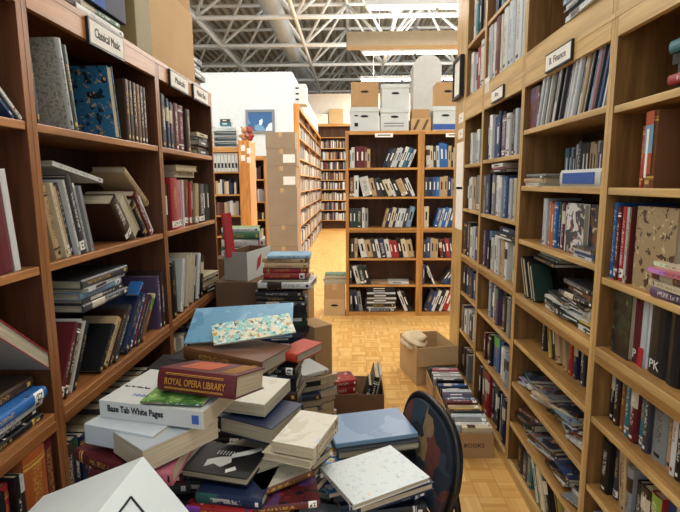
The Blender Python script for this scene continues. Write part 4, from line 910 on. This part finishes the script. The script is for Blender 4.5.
for x_,y_ in ((.02,-.42),(W_-.02,-.42),(.02,-.02),(W_-.02,-.02)):
    b=MB(); b.tube((x_,y_,.41),(x_,y_+(.05 if y_>-.1 else -.03),.0),.012,M['blackmetal'],10); b.build('leg',ch,True)
# books on the chair seat
hero((354,505),(430,477),(397,443),.665,.016,'w','white picture book with faint sketches, top front of the chair seat',art=M['art_sketch'],side='L',style='plain')
hero((360,507),(434,482),(401,449),.645,.025,'n','navy book peeking out under the white picture book on chair',side='L')
hero((336,444),(418,433),(392,408),.665,.016,'a','wide slate blue album on the rear of the chair seat',art=M['art_album'],style='none')
hero((338,452),(420,441),(396,414),.646,.03,'K','charcoal album with grey page edges under the blue album',depth=.22,side='L')
hero((314,450),(330,494),(352,488),.60,.016,'B','bright blue children\'s book partly under the white picture book',side='B',art=M['art_kids'],depth=.12) if False else hero((329,494),(362,486),(340,446),.615,.014,'B','bright blue children\'s picture book partly under the white one',side='L',art=M['art_kids'],hard=False)
cx_=Vector((.07,1.50,0))
stack(T((.07,1.52,0))@R(15,'Z'),0,0,.456,'K30x3 k30x4 n30x3.6 K29x2.6','of the stack beneath the albums on the chair',GP,jit=6)
stack(T((-.09,1.62,0)),0,0,.0,'k26x4 K26x4 s26x4 k26x4 k26x4 u26x4 k25x4 K25x4 e25x4 k25x4 n26x4 K25x4 k25x3 t26x3 a26x2','of the dark stack left of the chair',GP,yaw=80,jit=8)
stack(T((-.10,1.30,0)),0,0,.0,'k26x4 K26x4 U26x4 k26x4 s26x4 k26x4 K25x4 k25x4 k25x4 m26x4 k25x4 u25x4 K25x3 e24x3','of the dark stack at the front left of the chair',GP,yaw=70,jit=10)
sc=bpy.context.scene
w=bpy.data.worlds.new('World'); sc.world=w; w.use_nodes=True; w.node_tree.nodes['Background'].inputs[0].default_value=(.80,.91,1,1); w.node_tree.nodes['Background'].inputs[1].default_value=1.1
sc.view_settings.view_transform='Standard'; sc.view_settings.look='None'; sc.view_settings.exposure=0; sc.view_settings.gamma=1
# the three hundred books that show largest stay single things; all the smaller ones become one object
bpy.context.view_layer.update(); dg=bpy.context.evaluated_depsgraph_get(); eye=Vector((0,0,H)); seen={}
for v in range(2,512,4):
    for u in range(2,680,4):
        hit,_,_,_,ob,_=sc.ray_cast(dg,eye,(at(u,v,y=1.0)-eye).normalized())
        if hit:
            while ob.parent: ob=ob.parent
            seen[ob.name]=seen.get(ob.name,0)+1
ranked=sorted(BOOKARGS,key=lambda k:-seen.get(k,0))
print('VIS books',len(ranked),'seen',sum(1 for k in ranked if k in seen),'smallest kept',seen.get(ranked[300]),'total rays')
for nm in ranked[300:]:
    o=bpy.data.objects[nm]
    if any(c.name.startswith(('spine','cover','printed')) for c in o.children): continue
    for c in list(o.children): bpy.data.objects.remove(c)
    LABELS.pop(o['label'],None); bpy.data.objects.remove(o)
    stuffed(*BOOKARGS[nm])
if SB.f: o=SB.build('small_books'); tag(o,'all the smaller and half hidden books on the shelves and in the piles','books',kind='stuff')
for k,v in LABELS.items():
    if len(v)>1 and not all(g for _,g in v): print('DUPLABEL',k,v)
    n=len(k.split())
    if n>16 or n<4: print('LABELLEN',n,k)
print('DUPS',[(k,len(v)) for k,v in LABELS.items() if len(v)>1])
print('NB',sum(1 for o in bpy.data.objects if o.name.startswith('book') and o.parent is None),len(bpy.data.objects))
